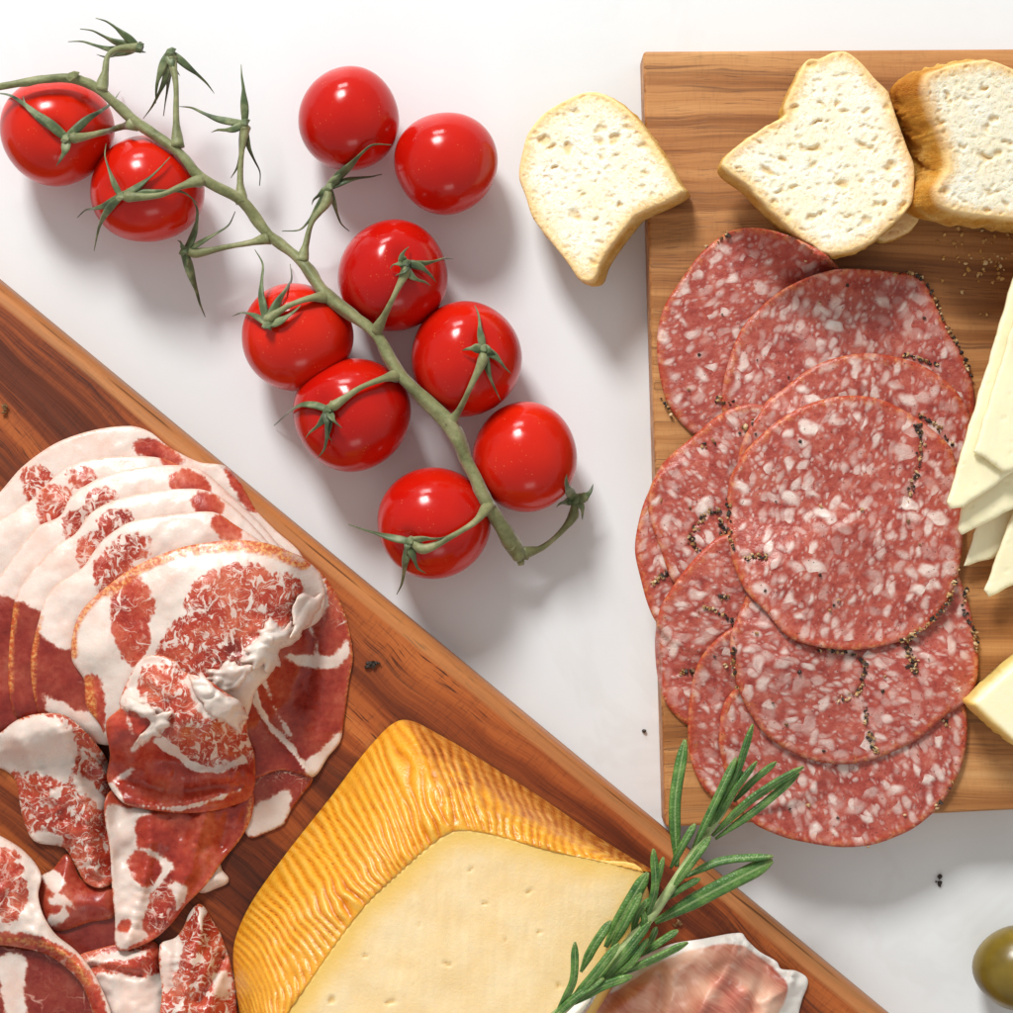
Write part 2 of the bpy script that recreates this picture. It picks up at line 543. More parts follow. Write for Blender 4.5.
def mat_rosemary():
    m = NT('rosemary_leaf'); c = m.obj()
    ac = m.math('ABSOLUTE', m.attr('across'))
    rib = m.ss(ac, .0, .24, 1, 0)
    under = m.ss(ac, 1.5, 1.6)
    n = m.noise(c, 250, 3)
    col = m.ramp(n, [(.3, (.035, .115, .022)), (.52, (.085, .20, .036)), (.72, (.18, .31, .075))])
    col = m.mix(m.math('MULTIPLY', rib, .65), col, (.36, .46, .20))
    col = m.mix(m.math('MULTIPLY', under, .7), col, (.27, .34, .19))
    col = m.mix(m.math('MULTIPLY', m.ss(m.attr('along'), .90, 1.0), .5), col, (.30, .36, .10))
    return m.out(col, .42, m.bump(m.voro(c, 1700), .45, .0004), Subsurface__Weight=.0)

def mat_rosemary_stem():
    m = NT('rosemary_stem'); c = m.obj()
    col = m.ramp(m.noise(c, 300, 3), [(.3, (.20, .28, .08)), (.7, (.42, .50, .22))])
    return m.out(col, .55, m.bump(m.noise(c, 1200, 2), .4, .0003), Sheen__Weight=.3)

def mat_crumb():
    m = NT('bread_crumb'); pc = m.attr('pc', True)
    ed = m.attr('edge'); hole = m.attr('hole'); wall = m.attr('wall'); toast = m.attr('toast')
    big = m.noise(pc, 3, 3); fine = m.noise(pc, 28, 4, .65)
    wv = m.vmath('ADD', pc, m.vmath('MULTIPLY', m.vmath('SUBTRACT', m.noise(pc, 12, 3, out=1), (.5, .5, .5)), (.10, .10, 0)))
    st = m.mapv(wv, (1, 1.5, .6), rot=(0, 0, .5))
    v = m.voro(st, 16); vb = m.voro(m.mapv(wv, (1.3, .9, .6), loc=(3, 1, 0)), 34)
    pore = m.math('MULTIPLY', m.ss(v, .12, .48, 1, 0), m.ss(m.noise(pc, 6, 2), .38, .62))
    pore = m.math('MAXIMUM', pore, m.math('MULTIPLY', m.ss(vb, .10, .45, 1, 0), .7))
    crumb = m.mix(m.ss(big, .3, .7), (.95, .87, .66), (.97, .93, .79))
    crumb = m.mix(m.math('MULTIPLY', pore, .58), crumb, (.88, .68, .34))
    crumb = m.mix(m.math('MULTIPLY', hole, .85), crumb, (.82, .56, .21))
    rim = m.ss(m.math('ADD', ed, m.math('MULTIPLY', m.math('SUBTRACT', fine, .5)  , 22)), 0, 16, 1, 0)
    crust = m.ramp(m.math('ADD', m.math('MULTIPLY', m.noise(pc, 6, 4, .6), .65), m.math('MULTIPLY', toast, .45)),
                   [(.25, (.88, .64, .28)), (.46, (.80, .47, .12)), (.62, (.64, .28, .035)), (.85, (.42, .13, .010))])
    col = m.mix(m.math('MULTIPLY', rim, .80), crumb, m.mix(.35, crust, (.90, .68, .30)))
    col = m.mix(wall, col, crust)
    pv = m.voro(m.vmath('ADD', pc, m.vmath('SCALE', m.noise(pc, 14, 2, out=1))), 14)
    hgt = m.math('ADD', m.math('MULTIPLY', pore, -.8), m.math('MULTIPLY', fine, .25))
    hgt = m.math('ADD', hgt, m.math('MULTIPLY', m.math('MULTIPLY', pv, wall), 1.6))
    col = m.mix(m.math('MULTIPLY', wall, m.ss(pv, .12, .45, .75, 0)), col, (.45, .19, .03))
    return m.out(col, .72, m.bump(hgt, m.math('MULTIPLY_ADD', wall, .25, .34), .0008), Specular__IOR__Level=.15, Subsurface__Weight=.35, Subsurface__Radius=(1, .75, .45), Subsurface__Scale=.002)

def mat_salami():
    m = NT('salami_meat'); pc0 = m.attr('pc', True); ed = m.attr('edge')
    rnd = m.n('ShaderNodeObjectInfo').outputs['Random']
    pc = m.vmath('ADD', pc0, m.n('ShaderNodeCombineXYZ', X=m.math('MULTIPLY', rnd, 37.0), Y=m.math('MULTIPLY', rnd, 11.0)))
    pc = m.mapv(pc, (1, 1, 0))
    wr = m.vmath('SUBTRACT', m.noise(pc, 6, 1.5, out=1), (.5, .5, .5))
    p = m.vmath('ADD', pc, m.vmath('MULTIPLY', wr, (.12, .12, 0)))
    p = m.n('ShaderNodeVectorRotate', _rotation_type='Z_AXIS', Vector=p, Angle=m.math('MULTIPLY', rnd, 40.0)).outputs[0]
    p1 = m.mapv(p, (1.15, .70, 1), rot=(0, 0, .7)); p2 = m.mapv(p, (.72, 1.2, 1), loc=(4, 2, 0), rot=(0, 0, .2))
    def chunks(vec, scale, lo, hi, soft):
        d = m.voro(vec, scale, dim='2D', rand=.8)
        rc = m.n('ShaderNodeSeparateColor', Color=m.voro(vec, scale, dim='2D', rand=.8, out='Color'))
        rad = m.n('ShaderNodeMapRange', i0=rc.outputs[0], i1=0.0, i2=1.0, i3=lo, i4=hi).outputs[0]
        return m.math('MULTIPLY', m.ss(m.math('SUBTRACT', rad, d), -soft, soft), m.ss(rc.outputs[1], 0, 1, .25, 1.0))
    a = chunks(p1, 5.8, -.40, .46, .16)
    b = chunks(p2, 8.2, -.32, .45, .20)
    c = chunks(m.mapv(p, (1, 1.35, 1), loc=(5, 3, 0), rot=(0, 0, 1.1)), 15, -.30, .46, .22)
    b2 = chunks(m.mapv(p, (.7, 1.35, 1), loc=(9, 1, 0), rot=(0, 0, -.6)), 8.0, -.34, .46, .20)
    fat = m.math('MAXIMUM', m.math('MAXIMUM', a, m.math('MULTIPLY', m.math('MAXIMUM', b, b2), .88)), m.math('MULTIPLY', c, .55))
    mott = m.noise(pc, 11, 4, .65); mott2 = m.noise(pc, 3.2, 3)
    meat = m.ramp(m.math('ADD', m.math('MULTIPLY', mott, .6), m.math('MULTIPLY', mott2, .4)),
                  [(.34, (.25, .030, .022)), (.47, (.395, .066, .046)), (.58, (.49, .112, .076)), (.70, (.60, .22, .155))])
    fatc = m.mix(m.noise(pc, 20, 3), (.80, .61, .53), (.93, .84, .77))
    col = m.mix(m.math('MULTIPLY', fat, m.ss(m.noise(pc, 9, 2), .25, .6, .55, .97)), meat, fatc)
    white = m.ss(m.math('MULTIPLY', a, m.noise(pc, 4.1, 1)), .60, .68)
    col = m.mix(white, col, (.86, .78, .73))
    rim = m.ss(m.math('ADD', ed, m.math('MULTIPLY', m.math('SUBTRACT', mott, .5), 16)), .5, 11, 1, 0)
    col = m.mix(m.math('MULTIPLY', rim, .72), col, m.mix(m.ss(m.noise(pc, 14, 2), .45, .65), (.48, .060, .018), (.68, .24, .075)))
    col = m.mix(m.math('MULTIPLY', m.ss(rnd, 0, 1), .28), col, m.mix(.5, col, (.22, .035, .035)))
    pep = m.math('MULTIPLY', m.ss(m.voro(pc, 9, dim='2D'), .035, .075, 1, 0), m.ss(m.noise(pc, 5, 1), .5, .55))
    col = m.mix(m.math('MULTIPLY', pep, .85), col, (.03, .018, .015))
    h = m.math('ADD', m.math('MULTIPLY', fat, .35), m.math('MULTIPLY', m.noise(pc, 24, 4, .65), .75))
    return m.out(col, m.ss(m.noise(pc, 10, 4, .6), .35, .65, .18, .42), m.bump(h, .45, .0009),
                 Subsurface__Weight=.12, Subsurface__Radius=(1, .35, .25), Subsurface__Scale=.0015, Specular__IOR__Level=.5)

def mat_pepper():
    m = NT('peppercorn'); t = m.attr('tone')
    col = m.ramp(t, [(0, (.018, .012, .009)), (.45, (.045, .026, .014)), (.55, (.30, .15, .045)), (.8, (.52, .33, .14)), (1, (.62, .46, .26))])
    return m.out(col, .6)

def mat_coppa():
    m = NT('coppa_meat'); pc0 = m.attr('pc', True)
    pc = m.mapv(pc0, (1, 1, 0))
    fat0 = m.attr('fat'); marb = m.attr('marb'); rind = m.attr('rind'); ed = m.attr('edge'); dark = m.attr('dark')
    n1 = m.noise(pc, 9, 3); n2 = m.noise(pc, 26, 3, .6)
    wr = m.vmath('SUBTRACT', m.noise(pc, 5.5, 2, out=1), (.5, .5, .5))
    p = m.vmath('ADD', pc, m.vmath('MULTIPLY', wr, (.16, .16, 0)))
    br = m.voro(m.mapv(p, (1.25, .8, 1), rot=(0, 0, .5)), 15, dim='2D')
    f = m.math('ADD', fat0, m.math('MULTIPLY', m.math('SUBTRACT', n1, .5), 9))
    f = m.math('ADD', f, m.math('MULTIPLY', m.math('SUBTRACT', n2, .5), 5))
    f = m.math('ADD', f, m.math('MULTIPLY', m.math('SUBTRACT', br, .42), m.math('MULTIPLY', marb, 6)))
    mask = m.ss(f, -2.8, 4.0)
    # marbling: a few long branching veins, chunky islands where the muscle is well marbled, small flecks
    def veins(vec, scale, wsc, thr, gain, soft):
        d = m.voro(vec, scale, 'DISTANCE_TO_EDGE', dim='2D')
        w = m.math('MULTIPLY', m.math('SUBTRACT', m.noise(pc, wsc, 2), thr), gain)
        return m.ss(m.math('SUBTRACT', w, d), -soft, soft)
    v0 = veins(m.vmath('ADD', p, m.vmath('MULTIPLY', m.vmath('SUBTRACT', m.noise(pc, 16, 2, out=1), (.5, .5, .5)), (.05, .05, 0))), 3.2, 4, .47, .20, .030)
    def ridge(vec, scale, lo, hi, w):
        return m.math('MULTIPLY', m.ss(m.math('ABSOLUTE', m.math('SUBTRACT', m.noise(vec, scale, 2, .5, .4), .5)), 0, w, 1, 0), m.ss(m.noise(vec, scale * .7, 1), lo, hi))
    q1 = m.mapv(p, (1.5, .75, 1), rot=(0, 0, .6)); q2 = m.mapv(p, (.8, 1.5, 1), loc=(3, 7, 0), rot=(0, 0, .3))
    blot = m.ss(m.noise(q1, 8.5, 3, .55, .5), .53, .63)
    blot2 = m.ss(m.noise(q2, 15, 3, .6, .4), .54, .64)
    rv = m.math('MAXIMUM', ridge(q2, 5.5, .42, .6, .030), m.math('MULTIPLY', ridge(q1, 11, .45, .6, .05), .7))
    fl = m.math('MULTIPLY', m.ss(m.noise(p, 48, 2, .6), .58, .68), m.ss(m.noise(pc, 8, 2), .42, .56))
    hi_ = m.ss(marb, .5, .95)
    vein = m.math('MAXIMUM', m.math('MULTIPLY', v0, m.ss(marb, .05, .5, 0, .7)), m.math('MULTIPLY', rv, m.ss(marb, .1, .7, 0, .72)))
    vein = m.math('MAXIMUM', vein, m.math('MULTIPLY', m.math('MAXIMUM', m.math('MULTIPLY', blot, .85), m.math('MULTIPLY', blot2, .7)), hi_))
    vein = m.math('MAXIMUM', vein, m.math('MULTIPLY', fl, m.ss(marb, .2, .8, 0, .6)))
    mask = m.math('MAXIMUM', mask, vein)
    mm = m.math('ADD', m.math('MULTIPLY', m.noise(pc, 2.6, 3), .72), m.math('MULTIPLY', m.noise(pc, 18, 2, .5), .28))
    meat = m.ramp(mm, [(.32, (.26, .013, .007)), (.47, (.42, .042, .020)), (.58, (.53, .092, .044)), (.70, (.63, .18, .10))])
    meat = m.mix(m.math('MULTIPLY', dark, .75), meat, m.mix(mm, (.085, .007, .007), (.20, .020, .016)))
    fatc = m.mix(m.noise(pc, 6, 4, .6), (.72, .53, .45), (.85, .745, .675))
    fatc = m.mix(m.math('MULTIPLY', m.ss(m.noise(pc, 2.6, 3), .45, .72), .5), fatc, (.76, .46, .37))
    pk = m.mix(m.ss(mask, .2, .7), (.70, .30, .20), fatc)
    col = m.mix(m.ss(mask, 0, .85), meat, pk)
    rimc = m.mix(m.ss(n2, .42, .62), (.52, .085, .014), (.78, .36, .11))
    rim = m.math('MULTIPLY', m.ss(m.math('ADD', ed, m.math('MULTIPLY', m.math('SUBTRACT', n1, .5), 7)), .2, 2.6, 1, 0), .5)
    col = m.mix(m.math('MAXIMUM', m.math('MULTIPLY', rim, .5), m.math('MULTIPLY', rind, m.ss(n1, .25, .55, .35, .95))), col, rimc)
    h = m.math('ADD', m.math('MULTIPLY', mask, .5), m.math('ADD', m.math('MULTIPLY', n2, .5), m.math('MULTIPLY', m.noise(pc, 60, 2), .2)))
    return m.out(col, m.ss(n1, .35, .65, .24, .40), m.bump(h, .22, .0007), Specular__IOR__Level=.5, Subsurface__Weight=.3, Subsurface__Radius=(1, .45, .3), Subsurface__Scale=.0028)

def mat_paste():
    m = NT('cheese_paste'); pc = m.attr('pc', True); ed = m.attr('edge')
    n = m.noise(pc, 2.2, 4, .6); f = m.noise(pc, 26, 4, .7)
    col = m.mix(m.ss(n, .3, .7), (.89, .645, .32), (.92, .72, .42))
    col = m.mix(m.math('MULTIPLY', m.ss(m.math('ADD', ed, m.math('MULTIPLY', n, 16)), 8, 42, 1, 0), .85), col, (.86, .54, .11))
    col = m.mix(m.math('MULTIPLY', m.attr('hole'), .55), col, (.68, .40, .08))
    h = m.math('ADD', f, m.math('MULTIPLY', m.noise(pc, 90, 2), .5))
    return m.out(col, .42, m.bump(h, .30, .0006), Subsurface__Weight=.2, Subsurface__Radius=(1, .7, .3), Subsurface__Scale=.003)

def mat_rind():
    m = NT('cheese_rind'); pc = m.attr('pc', True); gr = m.attr('groove'); br = m.attr('brown')
    n = m.noise(pc, 5, 4, .6); n2 = m.noise(pc, 16, 4, .65)
    ye = m.ramp(m.math('ADD', m.math('MULTIPLY', n2, .30), m.math('MULTIPLY', gr, .55)),
                [(.16, (.50, .135, .006)), (.34, (.70, .265, .010)), (.54, (.82, .395, .030)), (.8, (.87, .51, .10))])
    bn = m.ramp(m.math('ADD', m.math('MULTIPLY', n2, .35), m.math('MULTIPLY', gr, .52)),
                [(.2, (.28, .065, .008)), (.40, (.54, .17, .020)), (.60, (.70, .32, .06)), (.8, (.80, .50, .18))])
    bmask = m.ss(m.math('ADD', br, m.math('MULTIPLY', m.math('SUBTRACT', n, .5), .7)), .35, .65)
    col = m.mix(bmask, ye, bn)
    return m.out(col, m.ss(n2, .3, .7, .18, .36), m.bump(m.math('ADD', n2, m.noise(pc, 45, 3)), .35, .0007),
                 Subsurface__Weight=.12, Subsurface__Radius=(1, .5, .15), Subsurface__Scale=.002, Coat__Weight=.3, Coat__Roughness=.2)

def mat_pale_cheese(rindy=False):
    m = NT('pale_cheese_rind' if rindy else 'pale_cheese'); pc = m.attr('pc', True); w = m.attr('wall'); ed = m.attr('edge')
    n = m.noise(pc, 3, 3)
    col = m.mix(n, (.95, .86, .55), (.96, .89, .62))
    col = m.mix(w, col, (.80, .64, .20) if rindy else (.90, .78, .40))
    if rindy:
        col = m.mix(m.math('MULTIPLY', m.ss(m.attr('rind'), 0, 1), .9), col, (.78, .48, .10))
    return m.out(col, .45, m.bump(m.noise(pc, 18, 4), .12, .0006), Subsurface__Weight=.25, Subsurface__Radius=(1, .8, .45), Subsurface__Scale=.003)

def mat_prosciutto():
    m = NT('prosciutto_meat'); pc = m.mapv(m.attr('pc', True), (1, 1, 0)); fat0 = m.attr('fat')
    n = m.noise(pc, 7, 3); pr = m.n('ShaderNodeVectorRotate', _rotation_type='Z_AXIS', Vector=m.vmath('ADD', pc, m.vmath('MULTIPLY', m.vmath('SUBTRACT', m.noise(pc, 2.5, 2, out=1), (.5, .5, .5)), (.22, .22, 0))), Angle=-.7).outputs[0]
    st = m.math('ADD', m.math('MULTIPLY', m.noise(m.mapv(pr, (.8, 4, 1)), 1.3, 3, .5), .30), m.math('MULTIPLY', m.noise(m.mapv(pc, loc=(.2, .1, 0)), 1.5, 2), .66))
    f = m.math('ADD', fat0, m.math('MULTIPLY', m.math('SUBTRACT', n, .5), 4))
    mask = m.ss(f, -1.5, 1.8)
    fib = m.noise(m.mapv(pr, (2.5, 24, 1)), 1.5, 3, .6)
    st = m.math('ADD', st, m.math('MULTIPLY', m.math('SUBTRACT', fib, .5), .20))
    meat = m.ramp(st, [(.36, (.46, .12, .08)), (.45, (.66, .28, .19)), (.56, (.78, .45, .32)), (.68, (.84, .56, .42))])
    vein = m.ss(m.math('ABSOLUTE', m.math('SUBTRACT', m.noise(pc, 2.0, 1, .5, .0), .5)), 0, .02, 1, 0)
    meat = m.mix(m.math('MULTIPLY', m.math('MULTIPLY', vein, m.ss(n, .5, .6)), .3), meat, (.84, .66, .56))
    col = m.mix(mask, meat, m.mix(n, (.84, .76, .68), (.90, .86, .81)))
    return m.out(col, .42, m.bump(st, .25, .0008), Subsurface__Weight=.2, Subsurface__Radius=(1, .5, .35), Subsurface__Scale=.003)

def mat_olive():
    m = NT('olive_skin'); c = m.obj()
    col = m.ramp(m.noise(c, 90, 3), [(.3, (.13, .085, .008)), (.6, (.22, .15, .016)), (.8, (.30, .22, .035))])
    return m.out(col, .28, m.bump(m.noise(c, 400, 3), .08, .0005), Subsurface__Weight=.1, Subsurface__Radius=(1, .7, .2), Subsurface__Scale=.002)

def mat_crumbs():
    m = NT('bread_crumb_bits')
    return m.out(m.ramp(m.attr('tone'), [(0, (.50, .24, .05)), (.6, (.72, .45, .16)), (1, (.84, .66, .36))]), .8)

M_MARBLE = mat_marble()
M_RED = mat_wood('red_brown_wood', [(.28, (.045, .009, .003)), (.40, (.14, .026, .006)), (.49, (.28, .060, .012)), (.60, (.44, .115, .024)), (.76, (.60, .22, .055))],
                 (.028, .008, .005), band=80, seed=.37, pore=.85, warp=.020, big=.62, ray=.20, sap=(0, .0052))
M_GOLD = mat_wood('golden_wood', [(.26, (.17, .058, .017)), (.40, (.34, .135, .040)), (.49, (.47, .210, .070)), (.60, (.57, .285, .105)), (.78, (.68, .40, .18))],
                  (.10, .040, .018), band=145, seed=.11, pore=.5, warp=.012, ray=.10)
M_TOM = mat_tomato(); M_VINE = mat_vine(); M_SEP = mat_sepal(); M_ROS = mat_rosemary(); M_RST = mat_rosemary_stem()
M_BREAD = mat_crumb(); M_SAL = mat_salami(); M_PEP = mat_pepper(); M_COP = mat_coppa(); M_PASTE = mat_paste(); M_RIND = mat_rind()
M_PALE = mat_pale_cheese(); M_PALER = mat_pale_cheese(True); M_PRO = mat_prosciutto(); M_OLI = mat_olive(); M_CRB = mat_crumbs()

# ------------------------------------------------------------------ table top
def prism(name, poly_xy, z0, z1, mat, bev, parent=None, ang=0.0, seg=5):
    """board: polygon in world metres, local X along the grain"""
    c = np.mean(poly_xy, 0)
    R = np.array([[math.cos(-ang), -math.sin(-ang)], [math.sin(-ang), math.cos(-ang)]])
    L = (np.asarray(poly_xy) - c) @ R.T
    bm = bmesh.new()
    a = [bm.verts.new((x, y, 0)) for x, y in L]; b = [bm.verts.new((x, y, z1 - z0)) for x, y in L]
    n = len(L)
    bm.faces.new(a[::-1]); bm.faces.new(b)
    for i in range(n): bm.faces.new((a[i], a[(i+1) % n], b[(i+1) % n], b[i]))
    bm.normal_update()
    bmesh.ops.recalc_face_normals(bm, faces=bm.faces)
    if bev: bmesh.ops.bevel(bm, geom=[e for e in bm.edges], offset=bev, segments=seg, profile=.5, affect='EDGES')
    me = bpy.data.meshes.new(name); bm.to_mesh(me); bm.free()
    me.polygons.foreach_set('use_smooth', [True] * len(me.polygons))
    me.set_sharp_from_angle(angle=math.radians(30))
    me.materials.append(mat)
    o = bpy.data.objects.new(name, me); COL.objects.link(o)
    o.location = (c[0], c[1], z0); o.rotation_euler = (0, 0, ang)
    return o
o = prism('table_top', [(-.9, -.7), (.9, -.7), (.9, .7), (-.9, .7)], -.03, 0, M_MARBLE, .002)
tag(o, 'white marble table top under the boards and food', 'table top', kind='structure')

RB, LB = .018, .021      # board heights
def stamp_poly(poly_xy, z):
    g = (np.arange(NG)) * CELL - HALF
    gx, gy = np.meshgrid(g, g, indexing='ij')
    ins = sdf(np.stack([gx.ravel(), gy.ravel()], -1), poly_xy).reshape(NG, NG) > 0
    HF[ins] = np.maximum(HF[ins], z)
gpoly = W([643, 1190, 1190, 665], [51.5, 48, 801, 827], RB - .0005)[:, :2]
o = prism('cutting_board', gpoly[::-1], 0, RB, M_GOLD, .0011, ang=math.radians(.3))
tag(o, 'golden brown wooden board under the salami slices', 'cutting board')
stamp_poly(gpoly, RB)
lpoly = W([-150, 1050, 604, -596], [158, 1149, 1689, 698], LB - .004)[:, :2]
o = prism('cutting_board', lpoly[::-1], 0, LB, M_RED, .0048, ang=-math.atan(.826), seg=6)
tag(o, 'dark red brown wooden board under the coppa and cheese wedge', 'cutting board')
stamp_poly(lpoly, LB)

# ------------------------------------------------------------------ tomatoes
# centre u, v, half width, half height, tilt of the calyx end (direction in the photo), label
TOM = [
 (57, 131, 57, 54, (65, 140), 'cherry tomato under the thin tip of the vine, cut off by the photo edge'),
 (147, 190, 57, 53, (121, 196), 'cherry tomato with five widely spread green sepals, second from the thin vine tip'),
 (349, 119, 50.5, 52, (349, 60), 'bare glossy cherry tomato, topmost of all, with a sepal tip crossing its lower rim'),
 (446, 163, 52, 51, (500, 140), 'bare glossy cherry tomato nearest the bread slice, with no stem on it'),
 (297, 337, 56, 54, (267, 324), 'cherry tomato with two upright sepal spikes, just above the one beside the coppa'),
 (393, 276, 55, 56, (405, 262), 'cherry tomato with a tightly curled ring of sepals around its stem end'),
 (466, 359, 55.5, 58, (482, 348), 'cherry tomato with short pale sepals, between two others on the bread side of the vine'),
 (352, 414, 59, 57, (327, 406), 'cherry tomato with shrivelled sepals at its left side, closest to the stacked coppa'),
 (434, 523, 57, 56, (410, 540), 'lowest cherry tomato, with one long thin sepal pointing towards the coppa'),
 (525, 457, 52.5, 55.5, (570, 480), 'bare cherry tomato beside the thick cut end of the vine'),
]
for (u, v, ru, rv, (cu, cv), lab) in TOM:
    r = (ru + rv) / 2 * S
    k = (H - r) / H
    r *= k
    c = W1(u, v, r)
    # direction of the calyx on the ball
    dx = (cu - u) / ((ru + rv) / 2); dy = -(cv - v) / ((ru + rv) / 2)
    rr = min(math.hypot(dx, dy), .98); dz = math.sqrt(max(0, 1 - rr * rr))
    cd = np.array([dx, dy, dz]); cd /= np.linalg.norm(cd)
    bm = bmesh.new(); bmesh.ops.create_icosphere(bm, subdivisions=5, radius=1)
    A = np.array([q.co[:] for q in bm.verts]); F = [[q.index for q in f.verts] for f in bm.faces]; bm.free()
    al = A @ cd
    bare = lab.startswith('bare')
    rad = 1 - (0 if bare else .10) * np.exp(-((1 - al) / .025)) - (0 if bare else .015) * np.exp(-((1 + al) / .03)) + .014 * np.sin(3 * np.arctan2(A[:, 1], A[:, 0]) + u) * (1 - A[:, 2] ** 2) + .010 * np.sin(2 * A[:, 0] * 1.7 + v) * A[:, 1]
    A2 = A * rad[:, None]
    # slightly longer along the calyx axis' width
    P = A2 * np.array([ru * S * k, rv * S * k, r * .97])
    P[:, 2] += 0
    P += np.array(c)
    o = link_mesh('cherry_tomato', P, F, M_TOM)
    tag(o, lab, 'tomato', 'cherry tomatoes on and beside the vine')
    top = P[P[:, 2] > c.z - .002]
    hf_stamp(top[:, 0], top[:, 1], top[:, 2], 1)

# ------------------------------------------------------------------ vine
HT = drape_field((-.16, -.03, .04, .16), 2, 2)
def zt(u, v, add):
    z = .015
    for _ in range(3):
        p = W(u, v, z); z = float(hf_sample(HT, p[0:1], p[1:2])[0]) + add
    return z
vine = thing('tomato_vine', W1(300, 270, 0), 'green tomato vine with bare and fruiting side stems and cut thick end', 'tomato vine')
main = [(-30, 92, .030), (0, 87, .0315), (34, 81, .032), (72, 78, .031), (101, 91, .029), (134, 121, .026), (175, 149, .027), (201, 178, .0265), (242, 201, .022), (269, 235, .0205),
        (302, 262, .022), (326, 295, .025), (376, 335, .025), (398, 373, .0245), (449, 424, .025), (467, 461, .0245), (489, 505, .023), (508, 538, .017), (520, 556, .013)]
MR = [.0011, .0012, .0013, .0018, .0016, .0016, .0017, .0019, .0019, .0019, .0020, .0021, .0022, .0023, .0024, .0024, .0025, .0026, .0029]
MP = [W1(*p) for p in main]
tube('main_stem', [p[:] for p in MP], [q * .86 * (1 + .10 * ((i * 7) % 3 - 1)) for i, q in enumerate(MR)], M_VINE, vine, 14, 8, .22)
for k, q in enumerate([(72, 76, .0325), (510, 546, .017), (521, 562, .0125), (526, 557, .0125)]): bits('node_scar', [W1(*q)[:]], .0021, M_VINE, vine, .2, .3, seed=k)

def sepal(parent, base, tip, bend, ztip, zb, w=.00135, side=1):
    b = np.array(base); t = np.array(tip)
    d = t - b; n = np.array([-d[1], d[0]]); L = np.hypot(*d)
    mid = (b + t) / 2 + n * bend
    wob = random.uniform(-.07, .07); hook = random.uniform(-.07, .07)
    pts = []
    for k in range(6):
        s = k / 5
        q = (1-s)**2 * b + 2*s*(1-s) * mid + s*s * t + n * wob * math.sin(2 * math.pi * s) * s
        if k == 5: q = q + n * hook
        z = zb * (1 - s) + ztip * s + .0022 * math.sin(math.pi * s)
        zz = max(z, zt(q[0], q[1], .0012))
        pts.append(W(q[0], q[1], zz))
    prof = lambda s: max(.03, (.55 + .45 * math.sin(math.pi * min(1, s * 1.6 + .1))) * (1 - s ** 2.2) ** .8)
    V, F, A = blade_arrays(pts, w, .0004, .5, random.uniform(-1.6, 1.6), 6, prof, random.uniform(-.6, .6), .3)
    return link_mesh('sepal', V, F, M_SEP, parent, attrs=A)

